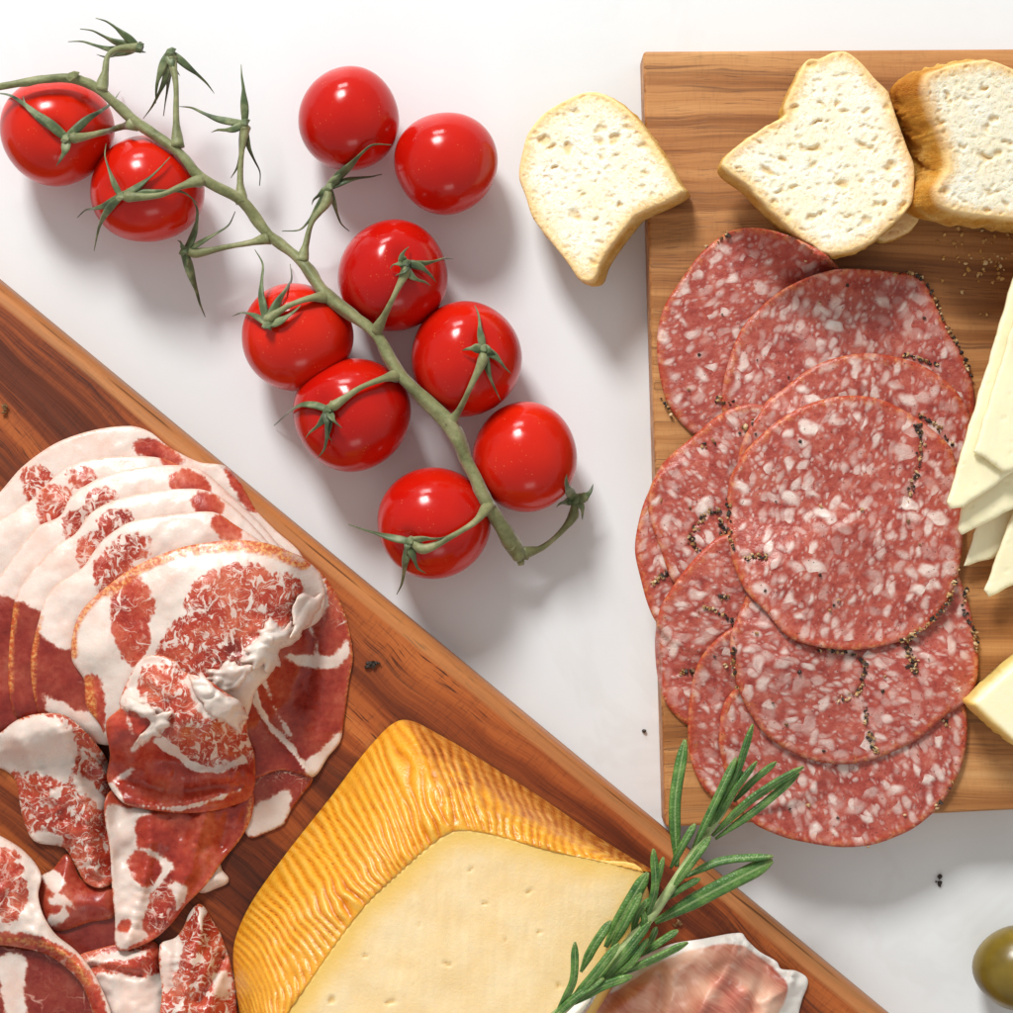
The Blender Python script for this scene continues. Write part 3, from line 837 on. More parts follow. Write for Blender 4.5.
# pedicel: path (u, v, height or None = on what is below), radius, calyx centre + height, sepal tips (u, v, bend, ztip or None)
PED = [
 ([(101, 91, .029), (105, 72, .028), (108, 56, .026), (118, 49, .024), (140, 47, .022)], (138, 47, .022),
  [((95, 19), .12, .02), ((80, 29), -.05, .015), ((68, 41), -.10, .008), ((97, 57), -.1, .012), ((146, 52), .1, .018)]),
 ([(178, 147, .027), (176, 120, .026), (176, 85, .025), (172, 60, .023)], (170, 52, .023),
  [((146, 120), -.12, .014), ((164, 116), -.05, .012), ((214, 94), -.08, .015), ((158, 104), .2, .018), ((181, 75), .3, .022)]),
 ([(134, 124, .027), (118, 128, None), (100, 133, None), (76, 138, None)], (66, 138, None),
  [((-8, 92), .12, None), ((119, 90), .05, None), ((57, 166), -.15, None), ((20, 98), -.04, None)]),
 ([(201, 180, .0265), (180, 187, None), (160, 195, None), (130, 197, None)], (121, 196, None),
  [((105, 144), -.12, None), ((169, 156), .12, None), ((76, 215), -.08, None), ((97, 252), .25, .014), ((198, 200), -.15, None)]),
 ([(242, 203, .022), (240, 180, .021), (242, 150, .02), (245, 130, .019)], (244, 123, .019),
  [((238, 65), .10, .018), ((178, 104), -.08, .014), ((211, 132), -.15, .016), ((231, 178), -.12, .010), ((262, 185), .06, .009)]),
 ([(269, 238, .0205), (250, 243, .02), (226, 247, .019), (197, 253, .018)], (184, 251, .018),
  [((194, 197), .25, .015), ((237, 214), .10, .016), ((178, 240), .1, .018), ((202, 318), -.05, .006), ((190, 278), .1, .012)]),
 ([(326, 297, .025), (308, 299, None), (288, 306, None), (270, 318, None)], (267, 324, None),
  [((259, 249), -.06, .022), ((294, 266), .06, None), ((233, 314), .30, .012), ((302, 306), .12, None), ((272, 330), .1, None)]),
 ([(302, 262, .022), (306, 243, .021), (312, 222, .020), (326, 203, .019)], (329, 187, .018),
  [((389, 142), -.14, .016), ((382, 174), -.10, .012), ((348, 232), .12, .008), ((285, 234), -.22, .008), ((311, 204), .05, .012), ((350, 168), -.05, .017)]),
 ([(376, 331, .025), (386, 312, None), (396, 292, None), (405, 273, None)], (405, 264, None),
  [((453, 256), .12, None), ((437, 281), -.25, None), ((409, 247), -.45, None), ((390, 268), .3, None), ((432, 284), .35, None), ((395, 275), -.5, None)]),
 ([(398, 375, .0245), (380, 380, None), (358, 389, None), (335, 405, None)], (328, 409, None),
  [((274, 425), .42, None), ((305, 437), -.18, None), ((330, 441), .15, None), ((320, 459), -.12, None), ((342, 428), .15, None)]),
 ([(449, 424, .025), (459, 410, None), (470, 388, None), (482, 362, None)], (483, 349, None),
  [((473, 306), .06, None), ((462, 350), .12, None), ((511, 373), -.15, None), ((501, 400), .12, None), ((496, 356), -.2, None)]),
 ([(489, 505, .023), (475, 522, None), (452, 536, None), (424, 549, None)], (409, 541, None),
  [((348, 524), -.03, .022), ((395, 594), -.06, .012), ((424, 574), .12, None), ((449, 534), .08, None), ((407, 556), .1, None)]),
 ([(523, 553, .013), (541, 548, .011), (559, 534, .010), (572, 518, .010)], (576, 500, .010),
  [((592, 483), .4, .012), ((568, 474), -.3, .014), ((582, 520), -.35, .008), ((556, 506), .10, .006), ((588, 500), -.6, .006)]),
]
for pth, (cu, cv, cz), seps in PED:
    pts = []
    for (u, v, z) in pth:
        zz = zt(u, v, .0016) if z is None else z
        pts.append(W(u, v, zz))
    czz = zt(cu, cv, .0012) if cz is None else cz
    pts.append(W(cu * .8 + pth[-1][0] * .2, cv * .8 + pth[-1][1] * .2, czz))
    pd = tube('pedicel', pts, [.0022, .00105, .00080, .00095, .0016, .0012], M_VINE, vine, 10, 6, .16)
    b = bits('calyx_hub', [W(cu, cv, czz + .0006).tolist()], .0019, M_SEP, pd, .12, .5)
    for (tip, bend, ztp) in seps:
        sepal(pd, (cu, cv), tip, bend, ztp if ztp is not None else zt(tip[0], tip[1], .0012), czz, random.uniform(.0011, .0016))

# ------------------------------------------------------------------ bread
def holes_fn(seed, amp=.0009, big=None):
    def f(u, v, d):
        wx = (fbm(u / 9, v / 9, seed, 2) - .5) * 9; wy = (fbm(u / 9 + 50, v / 9, seed + 3, 2) - .5) * 9
        U = u + wx; Vv = v + wy
        h = np.zeros_like(u)
        for (s, lo, hi, dep) in ((30, -.75, .30, 1.6), (15, -.60, .44, 1.0), (8, -.5, .5, .5)):
            w, rid = worley(U / s, Vv / (s * .8), seed + s)
            rad = lo + (hi - lo) * rid
            h = np.maximum(h, np.clip((rad - w) / .22, 0, 1) * dep)
        if big:
            for (bx, by, rx, ry, a) in big:
                c, s_ = math.cos(a), math.sin(a)
                x = (U - bx) * c + (Vv - by) * s_; y = -(U - bx) * s_ + (Vv - by) * c
                h = np.maximum(h, np.clip((1 - np.hypot(x / rx, y / ry)) / .6, 0, 1) * 1.4)
        return -amp * h * np.clip(d / 4, 0, 1) + .00035 * (fbm(u / 5, v / 5, seed + 9, 3) - .5)
    return f
def bread(label, outline, plane, thick, seed, toast=0.0, big=None, rings=4, bulge=.0006, tdir=None, crusty=False):
    hf = holes_fn(seed, big=big)
    def extra(P, d):
        h = np.clip(-hf(P[:, 0], P[:, 1], d) / .0016, 0, 1)
        t = np.full(len(P), toast)
        if tdir is not None:
            t = toast + tdir(P)
        q = {'hole': h, 'toast': t}
        if crusty: q['edge'] = np.zeros(len(P))
        return q
    o = sheet('bread_slice', outline, M_BREAD, step=1.35, thick=thick, plane=plane, pz=hf, extra=extra, rings=rings, bulge=bulge, seed=seed, edge_r=.0004)
    return tag(o, label, 'bread', 'pieces of toasted bread')
def plane_at(u, v, z, bx, by):
    p = W(u, v, z); return (z - bx * p[0] - by * p[1], bx, by)

bread('small bread slice with a torn corner leaning off the board onto the table',
      [(519, 176), (524, 146), (529, 132), (545, 113), (575, 96), (591, 92), (607, 96), (627, 110), (645, 132), (663, 158), (679, 186), (682, 191), (664, 202), (636, 215), (627, 225),
       (613, 243), (600, 263), (593, 280), (580, 279), (568, 263), (552, 243), (533, 218), (526, 197)],
      plane_at(600, 185, .0245, .28, -.03), .012, 11, .26,
      big=[(541, 138, 8, 4.5, .1), (550, 147, 5.5, 4, 0), (570, 149, 5, 7, -.3), (598, 141, 5, 6, .2), (614, 139, 9, 5, -.4), (556, 167, 4, 4, 0), (575, 217, 7, 4, .5), (620, 207, 4, 3.5, 0)])
bread('crusty bread slice lying underneath the big notched slice', [(840, 130), (880, 120), (900, 140), (914, 180), (920, 214), (912, 228), (899, 236), (884, 240), (860, 228), (835, 180)],
      plane_at(880, 150, .0285, -.02, .03), .010, 12, .6, crusty=True)
bread('big notched bread slice resting over the top edge of the salami',
      [(723, 163), (733, 150), (762, 129), (786, 115), (785, 107), (796, 82), (808, 60), (820, 59), (832, 53), (846, 52), (862, 64), (874, 78), (888, 92), (891, 101), (898, 122), (908, 150),
       (914, 165), (914, 185), (911, 204), (886, 230), (866, 245), (845, 252), (822, 253), (812, 245), (803, 240), (771, 210), (747, 185), (729, 172)],
      plane_at(820, 160, .040, -.05, -.05), .0125, 13, .42,
      big=[(767, 171, 11, 5, .75), (812, 150, 11, 5, .25), (863, 145, 8, 4.5, .4), (840, 183, 9, 7, .3), (893, 186, 4, 5, 0), (885, 204, 4, 3, 0), (818, 122, 5, 4, 0), (838, 104, 4, 4, 0), (784, 160, 8, 4, .5)])
bread('bread slice with a dark toasted crust side tilted against the notched slice',
      [(925, 79), (945, 68), (962, 64), (990, 61), (1010, 68), (1045, 85), (1080, 110), (1085, 170), (1060, 222), (1013, 219), (962, 213), (942, 206), (936, 190), (948, 168), (945, 145), (930, 110)],
      plane_at(1000, 140, .044, -.30, .02), .023, 14, .40, rings=7, bulge=.0016,
      tdir=lambda P: np.clip(1 - (P[:, 0] - 925) / 30, 0, 1) * .55, big=[(966, 67, 7, 3, 0), (985, 88, 5, 3, 0)])
cr = []
for i in range(80):
    u = random.gauss(985, 22); v = random.gauss(258, 22)
    if u < 930 or u > 1040 or v < 228: continue
    cr.append(W(u, v, RB + .0003).tolist())
o = bits('bread_crumbs', cr, .00055, M_CRB, seed=5)
tag(o, 'tiny golden bread crumbs scattered on the board by the cheese slices', 'crumbs', kind='stuff')

# ------------------------------------------------------------------ salami
def ell(cx, cy, rx, ry, n=16, wob=.012, seed=0):
    return [(cx + rx * (1 + wob * math.sin(3 * a + seed)) * math.cos(a), cy + ry * (1 + wob * math.sin(4 * a + seed * 2)) * math.sin(a)) for a in [2 * math.pi * k / n for k in range(n)]]
G_SAL = 'slices of salami fanned on the golden board'
def edge_line(pts, n, sd=1.3, seed=0):
    r = np.random.default_rng(seed)
    c = catmull(np.array(pts, float), 12, False)
    t = r.uniform(0, len(c) - 1.001, n); i = t.astype(int); f = (t - i)[:, None]
    return c[i] * (1 - f) + c[i + 1] * f + r.normal(0, sd, (n, 2))
def salami(label, outline, pep=(), loose=(), seed=0, drape=(5, 7), wave=.0012, cracks=(), zmin=None):
    pads = [catmull(np.array(c, float), 6, False) for c in cracks]
    def zf(u, v, d):
        z = wave * (fbm(u / 70 + seed, v / 70, seed + 40, 2)) * np.clip(d / 30, 0, 1) + .0008 * np.exp(-d / 9) * (fbm(u / 30, v / 30, seed + 60, 2))
        return z
    def pz(u, v, d):
        z = .00018 * (fbm(u / 5, v / 5, seed + 77, 3) - .5)
        for c in pads:
            q = np.stack([u, v], -1)
            dd = np.min(np.hypot(q[:, None, 0] - c[None, :, 0], q[:, None, 1] - c[None, :, 1]), 1)
            z = z - .0008 * np.exp(-(dd / 1.8) ** 2)
        return z
    o = sheet('salami_slice', outline, M_SAL, step=2.2, thick=.0014, z0=.022, drape=drape, zf=zf, pz=pz, seed=seed, zmin=zmin)
    tag(o, label, 'salami slice', G_SAL)
    pos = []
    for pts, n, sd in pep: pos += edge_line(pts, n, sd, seed + len(pos)).tolist()
    for c in cracks: pos += edge_line(c, int(10 * len(c)), 1.5, seed + 5 + len(pos)).tolist()
    pos += list(loose)
    r = np.random.default_rng(seed + 500)
    ol = np.array(outline); mn, mx = ol.min(0), ol.max(0)
    cand = r.uniform(mn, mx, (30, 2)); cand = cand[sdf(cand, ol) > 6][:7]
    pos += cand.tolist()
    P3 = []
    for (u, v) in pos:
        z = .024
        for _ in range(3):
            w = W(u, v, z); z = float(hf_sample(HF, w[0:1], w[1:2])[0]) + .0003
        P3.append(W(u, v, z).tolist())
    if len(P3) > 60:
        bits('pepper_crust', P3, .00052, M_PEP, o, .3, seed=seed)
    else:
        for k, q in enumerate(P3): bits('pepper_grain', [q], .00055, M_PEP, o, .3, seed=seed + k)
    return o

A_ = [(730, 231), (758, 228), (790, 236), (830, 258), (858, 300), (865, 350), (850, 400), (810, 440), (750, 450), (710, 442), (692, 433), (676, 417), (666, 400), (659, 371), (657, 338), (664, 307), (680, 281), (702, 252)]
salami('salami slice tucked under the big notched bread, backmost of the fan', A_, [([(660, 395), (668, 408), (672, 418)], 8, 1.2), ([(702, 250), (715, 240), (732, 232)], 8, 1.5)], seed=1)
B_ = [(722, 409), (723, 385), (730, 357), (742, 328), (763, 305), (782, 290), (811, 276), (839, 269), (874, 270), (896, 272), (918, 276), (931, 292), (943, 318), (954, 338), (966, 362), (974, 392), (972, 430), (950, 480), (880, 510), (790, 500), (735, 450)]
salami('salami slice with a peppered pointed corner behind the cheese slices', B_, [([(893, 273), (919, 275), (931, 292), (943, 318), (954, 338), (966, 362), (972, 378)], 70, 1.0), ([(715, 400), (738, 404)], 10, 2)], seed=2)
F_ = [(660, 474), (645, 500), (637, 530), (635, 552), (641, 580), (648, 605), (657, 623), (690, 650), (760, 640), (780, 560), (740, 480), (690, 460)]
salami('salami slice overhanging the left board edge, outermost of the fan', F_, [([(655, 583), (662, 576), (672, 572)], 22, 1.6)], seed=3, zmin=RB + .0022)
E_ = [(690, 439), (717, 416), (736, 407), (756, 404), (800, 420), (850, 500), (830, 600), (760, 640), (700, 610), (672, 580), (661, 550), (650, 520), (648, 495), (660, 467), (674, 452)]
salami('salami slice with a peppery slit shaped like an arch, over the outermost one', E_, [([(700, 446), (715, 440)], 6, 2)], [(661, 500), (690, 508)], seed=4, cracks=[[(698, 549), (691, 540), (698, 522), (712, 510)], [(718, 510), (723, 530), (726, 556)]])
C_ = [(744, 437), (758, 416), (768, 400), (782, 390), (806, 371), (828, 360), (863, 353), (891, 356), (917, 363), (941, 377), (957, 392), (970, 415), (968, 480), (950, 560), (880, 600), (790, 590), (745, 520), (737, 470)]
salami('salami slice showing a crescent with pepper grains just behind the top slice', C_, [([(905, 355), (922, 360), (938, 366)], 28, 1.3), ([(920, 415), (932, 422), (942, 432), (955, 446)], 26, 1.2), ([(742, 430), (752, 420)], 8, 2)], seed=5)
G_ = [(721, 536), (703, 550), (688, 566), (674, 585), (661, 606), (656, 629), (655, 648), (658, 679), (667, 705), (686, 724), (720, 735), (780, 720), (800, 640), (775, 560), (745, 535)]
salami('salami slice with a dark pepper line low beside the board edge', G_, [([(705, 607), (718, 612), (732, 620)], 20, 1.1), ([(720, 596), (732, 598)], 10, 1.0)], seed=6, cracks=[[(677, 673), (695, 673), (712, 674), (731, 667)]])
H_ = [(729, 630), (710, 646), (698, 663), (691, 689), (688, 720), (690, 757), (699, 781), (712, 796), (760, 810), (820, 780), (830, 700), (800, 640), (750, 622)]
salami('narrow strip of salami slice between the peppered one and the lowest one', H_, [], seed=7, zmin=RB + .002)
J_ = [(726, 700), (719, 738), (722, 760), (730, 790), (752, 822), (775, 834), (794, 840), (837, 847), (872, 845), (907, 832), (925, 820), (942, 803), (961, 768), (967, 737), (965, 705), (940, 660), (860, 640), (770, 660)]
salami('lowest salami slice, hanging over the lower board edge under the rosemary tip', J_, [([(925, 818), (942, 800), (952, 782)], 8, 1.2), ([(940, 716), (950, 725)], 8, 1.5)], [(868, 847), (838, 818), (905, 815)], seed=8, zmin=RB + .0026)
I_ = [(736, 620), (730, 644), (736, 682), (748, 710), (767, 736), (795, 754), (820, 762), (850, 764), (880, 757), (918, 739), (948, 714), (966, 702), (977, 680), (978, 649), (972, 619), (966, 596), (940, 540), (860, 520), (770, 560)]
salami('salami slice with two pepper filled cracks, just below the top slice', I_,
       [([(966, 590), (963, 600), (968, 615), (974, 630), (977, 650)], 44, 1.5), ([(908, 645), (910, 655), (915, 672)], 46, 2.2), ([(735, 635), (733, 660), (738, 690)], 22, 1.2)], [(757, 633), (800, 672)], seed=9,
       cracks=[[(820, 648), (845, 652), (863, 662), (864, 676), (858, 692), (838, 700)], [(866, 702), (867, 725), (872, 742), (877, 752)]])
D_ = [(727, 520), (729, 481), (736, 466), (748, 448), (775, 423), (806, 405), (841, 396), (876, 398), (907, 412), (934, 431), (952, 450), (960, 485), (963, 520), (961, 559), (950, 598), (926, 629), (891, 644), (853, 650), (814, 646), (787, 636), (767, 613), (745, 590), (732, 559)]
salami('whole round salami slice lying on top of the fan', D_, [([(961, 560), (950, 598), (938, 615), (920, 632), (900, 643)], 70, 1.4), ([(733, 550), (728, 520), (728, 490)], 26, 1.2)], [(834, 605), (838, 600), (830, 610), (820, 575)], seed=10,
       cracks=[[(914, 420), (920, 434), (921, 455), (916, 475), (906, 503)], [(742, 558), (755, 556), (768, 556)]])

# ------------------------------------------------------------------ pale cheese slices and small wedge
G_CH = 'pale cheese slices beside the salami'
def pale(label, outline, plane, thick, **kw):
    ol = np.array(outline, float); dn = []
    for i in range(len(ol)):
        a, b = ol[i], ol[(i + 1) % len(ol)]; m_ = max(2, int(np.hypot(*(b - a)) / 5))
        for k in range(m_):
            q = a + (b - a) * k / m_; dn.append(q + [(float(fbm(q[:1] / 14, q[1:] / 14, 3, 3)[0]) - .5) * 2.6 * (k > 0), (float(fbm(q[:1] / 14 + 9, q[1:] / 14, 4, 3)[0]) - .5) * 2.6 * (k > 0)])
    o = sheet('cheese_slice', np.array(dn), M_PALE, step=2.4, thick=thick * .62, plane=plane, smooth_out=False, edge_r=.0005,
              zf=lambda u, v, d: .0012 * (fbm(u / 60, v / 60, len(label), 2) - .5), pz=lambda u, v, d: .0002 * (fbm(u / 5, v / 16, 8, 2) - .5) - .0004 * (worley(u / 22, v / 17, 5)[0] < .07), **kw)
    return tag(o, label, 'cheese slice', G_CH)
pale('lowest pale cheese slice in the pile, a small yellow corner peeking out', [(976, 529), (964, 566), (994, 558), (1030, 520), (1090, 420), (1030, 420)], plane_at(1000, 540, .0235, 0, 0), .003)
pale('pale cheese slice with a pointed tip standing clear of the pile on the wood', [(1013, 514), (984, 590), (989, 597), (1040, 572), (1120, 430), (1060, 400)], plane_at(1000, 560, .0275, 0, .02), .003)
pale('pale cheese slice second from the top with its tip showing', [(964, 500), (958, 529), (962, 535), (1013, 509), (1070, 470), (1120, 330), (1050, 300)], plane_at(990, 510, .0315, .0, .02), .0034)
pale('large pale cheese slice touching the salami, over three shorter ones', [(1016, 270), (947, 502), (952, 509), (964, 507), (1013, 472), (1080, 430), (1130, 250), (1050, 180)], plane_at(990, 420, .036, .01, .0), .0042)
pale('topmost pale cheese slice with a notched lower corner', [(1026, 280), (974, 452), (984, 457), (994, 465), (1004, 472), (1013, 470), (1090, 410), (1140, 260), (1070, 200)], plane_at(1000, 400, .0392, .01, .0), .0030)
wd = [(972, 704), (1013, 667), (1070, 620), (1110, 690), (1060, 770), (1013, 741), (990, 722)]
o = sheet('cheese_chunk', wd, M_PALER, step=2.5, thick=.018, plane=plane_at(1000, 700, .0365, 0, 0), smooth_out=False, edge_r=.0006, rings=3, bulge=.0008,
          extra=lambda P, d: {'rind': np.clip(1 - np.abs((P[:, 1] - 704) - (P[:, 0] - 972) * .95) / 9, 0, 1)})
tag(o, 'pointed chunk of pale cheese with a yellow rind edge beside the salami', 'cheese')

# ------------------------------------------------------------------ coppa
G_COP = 'slices of cured coppa piled on the red brown board'
def band(P, pts, w):
    c = catmull(np.array(pts, float), 8, False)
    d = np.min(np.hypot(P[:, None, 0] - c[None, :, 0], P[:, None, 1] - c[None, :, 1]), 1)
    return w - d
def coppa(label, outline, base='meat', fats=(), meats=(), lines=(), marb=.5, marbs=(), rinds=(), specks=(), flakes=(), dark=0.0, darks=(), seed=0, dome=(0, 30), bumps=(), ridges=(), drape=(3, 4), thick=.0009, rough=.0012, lift=.0002, name='coppa_slice', mat=None, group=G_COP, cat='coppa slice', z0=.025, step=2.4, frills=()):
    def extra(P, d):
        f = np.full(len(P), -14.0 if base == 'meat' else 14.0)
        for poly in fats: f = np.maximum(f, np.clip(sdf(P, catmull(poly, 4)), -14, 14))
        for (pts, w) in lines: f = np.maximum(f, np.clip(band(P, pts, (w + .4) * (.35 + 1.3 * vnoise(P[:, 0] / 11, P[:, 1] / 11, seed))) * 2.2, -14, 14))
        for poly in meats: f = np.minimum(f, -np.clip(sdf(P, catmull(poly, 4)) + 2.4, -14, 14))
        for poly in specks: f = np.minimum(f, 1.6 - np.clip(sdf(P, catmull(poly, 4)), -14, 3))
        mb = np.full(len(P), marb)
        for poly, val in marbs:
            t = np.clip(sdf(P, catmull(poly, 4)) / 6 + .5, 0, 1); mb = mb * (1 - t) + val * t
        rd = np.zeros(len(P))
        for (pts, w) in rinds: rd = np.maximum(rd, np.clip(band(P, pts, w) / 2 + .5, 0, 1))
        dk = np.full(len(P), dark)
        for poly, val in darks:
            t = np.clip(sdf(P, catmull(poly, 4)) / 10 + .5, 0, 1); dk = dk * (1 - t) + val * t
        return {'fat': f, 'marb': mb, 'rind': rd, 'dark': dk}
    def zf(u, v, d):
        z = np.zeros(len(u))
        for (bx, by, r, h) in bumps: z = z + h * np.exp(-((u - bx) ** 2 + (v - by) ** 2) / r ** 2)
        P = np.stack([u, v], -1)
        for (pts, w, h) in ridges: z = z + h * np.exp(-((w - band(P, pts, w)) / w) ** 2)
        for (bx, by, r, h) in frills:
            m = np.exp(-((u - bx) ** 2 + (v - by) ** 2) / r ** 2)
            z = z + h * m * (np.abs(fbm(u / 9, v / 9, seed + 31, 3) - .5) * 4)
        return z
    o = sheet(name, outline, mat or M_COP, step=step, thick=thick, z0=z0, drape=drape, zf=zf, dome=dome, rough=rough, seed=seed, extra=extra, lift=lift, edge_r=.0003)
    tag(o, label, cat, group)
    for k, fl in enumerate(flakes):
        c = np.mean(fl, 0); rg = []
        base_ol = catmull(fl, 5); r_ = np.random.default_rng(seed * 10 + k)
        dirs = base_ol - c
        rag = 1 + .42 * (fbm(np.arange(len(base_ol)) * .55, np.full(len(base_ol), seed + k), seed, 3) - .5) * 2
        ol = c + dirs * rag[:, None]
        sheet('fat_flake', ol, M_COP, step=1.6, thick=.0005, z0=.03, drape=(1, 2), smooth_out=False, lift=.0002, seed=seed + k, parent=o,
              zf=lambda u, v, d: .0011 * np.clip(d / 6, 0, 1) * (.3 + np.abs(vnoise(u / 15 + v / 30, v / 11, seed + 70 + k) - .5) * 3) + .0012 * np.exp(-d / 3) * vnoise(u / 7, v / 7, seed + k),
              extra=lambda P, d: {'fat': np.full(len(P), 14.0), 'marb': np.zeros(len(P)), 'rind': np.zeros(len(P)), 'dark': np.zeros(len(P))})
    return o

coppa('backmost coppa slice of the fan with a broad white fat rim on bare wood',
 [(-30, 520), (0, 492), (22, 467), (56, 443), (94, 430), (131, 426), (150, 432), (169, 447), (199, 462), (225, 466), (240, 482), (255, 509), (275, 530), (302, 556), (310, 600), (250, 700), (100, 740), (-30, 700)],
 'fat', meats=[[(25, 473), (38, 468), (50, 478), (37, 490), (33, 500), (27, 492)], [(136, 445), (148, 440), (168, 450), (178, 462), (155, 458), (140, 452)], [(228, 470), (236, 472), (256, 506), (250, 508), (238, 490)]], marb=.25, marbs=[([(20, 465), (55, 465), (55, 510), (20, 510)], .9)], specks=[[(150, 440), (170, 448), (185, 462), (165, 462)]], seed=21, dome=(.0013, 14), thick=.0016)
coppa('second coppa slice of the fan with a small dark red patch under its fat rim',
 [(-30, 545), (0, 520), (34, 498), (45, 486), (67, 467), (97, 458), (131, 456), (161, 458), (180, 466), (215, 490), (260, 530), (290, 560), (260, 680), (120, 740), (-30, 720)],
 'fat', meats=[[(41, 496), (54, 488), (72, 498), (60, 518), (46, 528)], [(163, 458), (178, 463), (190, 474), (175, 470)]], marb=.25, marbs=[([(66, 468), (92, 468), (98, 482), (75, 486)], .8), ([(38, 486), (78, 486), (78, 530), (38, 530)], .8)], specks=[[(66, 472), (85, 466), (98, 476), (90, 486), (74, 486)]], seed=22, thick=.0015, dome=(.0018, 12))
coppa('third coppa slice of the fan with a faint marbled oval in its fat',
 [(-20, 600), (0, 576), (19, 550), (37, 527), (60, 516), (71, 497), (97, 479), (131, 469), (169, 465), (199, 469), (225, 490), (270, 535), (290, 570), (260, 680), (120, 740), (-10, 735), (-25, 660)],
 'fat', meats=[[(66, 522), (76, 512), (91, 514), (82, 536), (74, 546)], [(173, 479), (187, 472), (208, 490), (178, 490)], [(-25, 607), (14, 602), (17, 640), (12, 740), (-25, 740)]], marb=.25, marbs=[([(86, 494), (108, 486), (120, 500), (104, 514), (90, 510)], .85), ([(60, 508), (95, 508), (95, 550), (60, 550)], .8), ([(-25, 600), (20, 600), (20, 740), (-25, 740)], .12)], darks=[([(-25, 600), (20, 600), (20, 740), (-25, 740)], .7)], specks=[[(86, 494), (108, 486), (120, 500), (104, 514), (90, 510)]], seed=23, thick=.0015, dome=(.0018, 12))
coppa('fourth coppa slice of the fan with two red marbled patches, behind the front pair',
 [(14, 603), (19, 590), (34, 569), (56, 546), (75, 534), (90, 514), (112, 501), (150, 492), (199, 489), (225, 500), (270, 545), (290, 580), (260, 700), (120, 740), (20, 720), (9, 690), (9, 650)],
 'fat', fats=[], meats=[[(80, 548), (95, 534), (113, 540), (98, 562), (86, 572)], [(195, 498), (213, 496), (221, 513), (200, 511)], [(5, 608), (24, 606), (42, 618), (64, 640), (64, 745), (5, 740)]], lines=[([(30, 646), (18, 656), (16, 675), (25, 690)], 4)], marb=.25,
 marbs=[([(95, 520), (115, 508), (134, 514), (130, 530), (108, 536)], .9), ([(76, 532), (116, 532), (116, 576), (80, 576)], .8), ([(5, 605), (64, 605), (64, 740), (5, 740)], .14)], darks=[([(5, 605), (64, 605), (64, 740), (5, 740)], .75)], rinds=[([(16, 606), (11, 640), (10, 690)], 3)], specks=[[(95, 520), (115, 508), (134, 514), (130, 530), (108, 536)]], seed=24, thick=.0015, dome=(.0018, 12))
coppa('fifth coppa slice of the fan, its dark lower part streaked white under the folded slice',
 [(41, 612), (45, 600), (56, 585), (82, 568), (95, 550), (105, 538), (130, 522), (169, 515), (213, 512), (235, 525), (270, 550), (290, 590), (260, 690), (120, 745), (45, 722), (33, 690), (31, 655)],
 'fat', meats=[[(97, 564), (112, 556), (130, 560), (125, 574), (106, 592), (98, 582)], [(215, 521), (228, 517), (240, 536), (222, 535)], [(28, 632), (45, 642), (62, 652), (92, 652), (92, 678), (50, 676), (42, 690), (45, 712), (66, 728), (60, 748), (28, 730)], [(43, 688), (50, 678), (82, 684), (90, 708), (62, 700)]], marb=.25,
 marbs=[([(103, 545), (125, 532), (150, 536), (150, 556), (130, 560), (108, 560)], .9), ([(94, 552), (134, 552), (130, 596), (96, 596)], .85), ([(28, 630), (95, 630), (95, 740), (28, 740)], .14)], darks=[([(28, 630), (95, 630), (95, 740), (28, 740)], .7)], rinds=[([(40, 618), (33, 660), (33, 700)], 3)], specks=[[(103, 547), (125, 534), (150, 536), (150, 556), (130, 560), (108, 560)]], seed=25, thick=.0015, dome=(.0018, 12))
coppa('low dark red coppa slice with a white fat corner beside the cheese rind',
 [(240, 730), (275, 750), (300, 768), (313, 778), (302, 795), (290, 812), (284, 824), (268, 832), (248, 837), (235, 800)],
 'meat', fats=[[(253, 806), (272, 796), (290, 790), (289, 815), (281, 827), (247, 837), (246, 820)]], marb=.55, marbs=[([(245, 800), (295, 785), (290, 835), (245, 840)], .2)], dark=.7, seed=26)
coppa('large deep red coppa slice with a creamy loop, next to the bare wood edge',
 [(255, 545), (290, 552), (308, 561), (330, 584), (345, 614), (353, 655), (349, 681), (344, 719), (340, 742), (328, 757), (314, 777), (300, 774), (280, 770), (240, 780), (200, 740), (200, 600)],
 'meat', fats=[[(306, 622), (314, 632), (321, 655), (334, 654), (347, 640), (350, 652), (342, 664), (326, 670), (300, 666), (286, 655), (312, 655), (316, 645)], [(310, 570), (325, 580), (328, 600), (322, 615), (312, 600)], [(302, 768), (325, 746), (342, 730), (344, 744), (318, 778)]],
 lines=[([(250, 670), (258, 700), (268, 724), (288, 744), (306, 770)], 3.0), ([(262, 676), (274, 706), (290, 735)], 1.8)], marb=.12, marbs=[([(310, 560), (350, 560), (350, 620), (315, 620)], .5)], dark=.35, seed=27, ridges=[([(252, 670), (260, 700), (270, 726), (290, 748), (306, 772)], 5, .0018), ([(318, 600), (326, 660), (318, 740)], 12, .0022), ([(285, 640), (292, 700)], 8, -.0012)], rinds=[([(318, 572), (345, 614), (352, 655), (347, 700)], 2)])
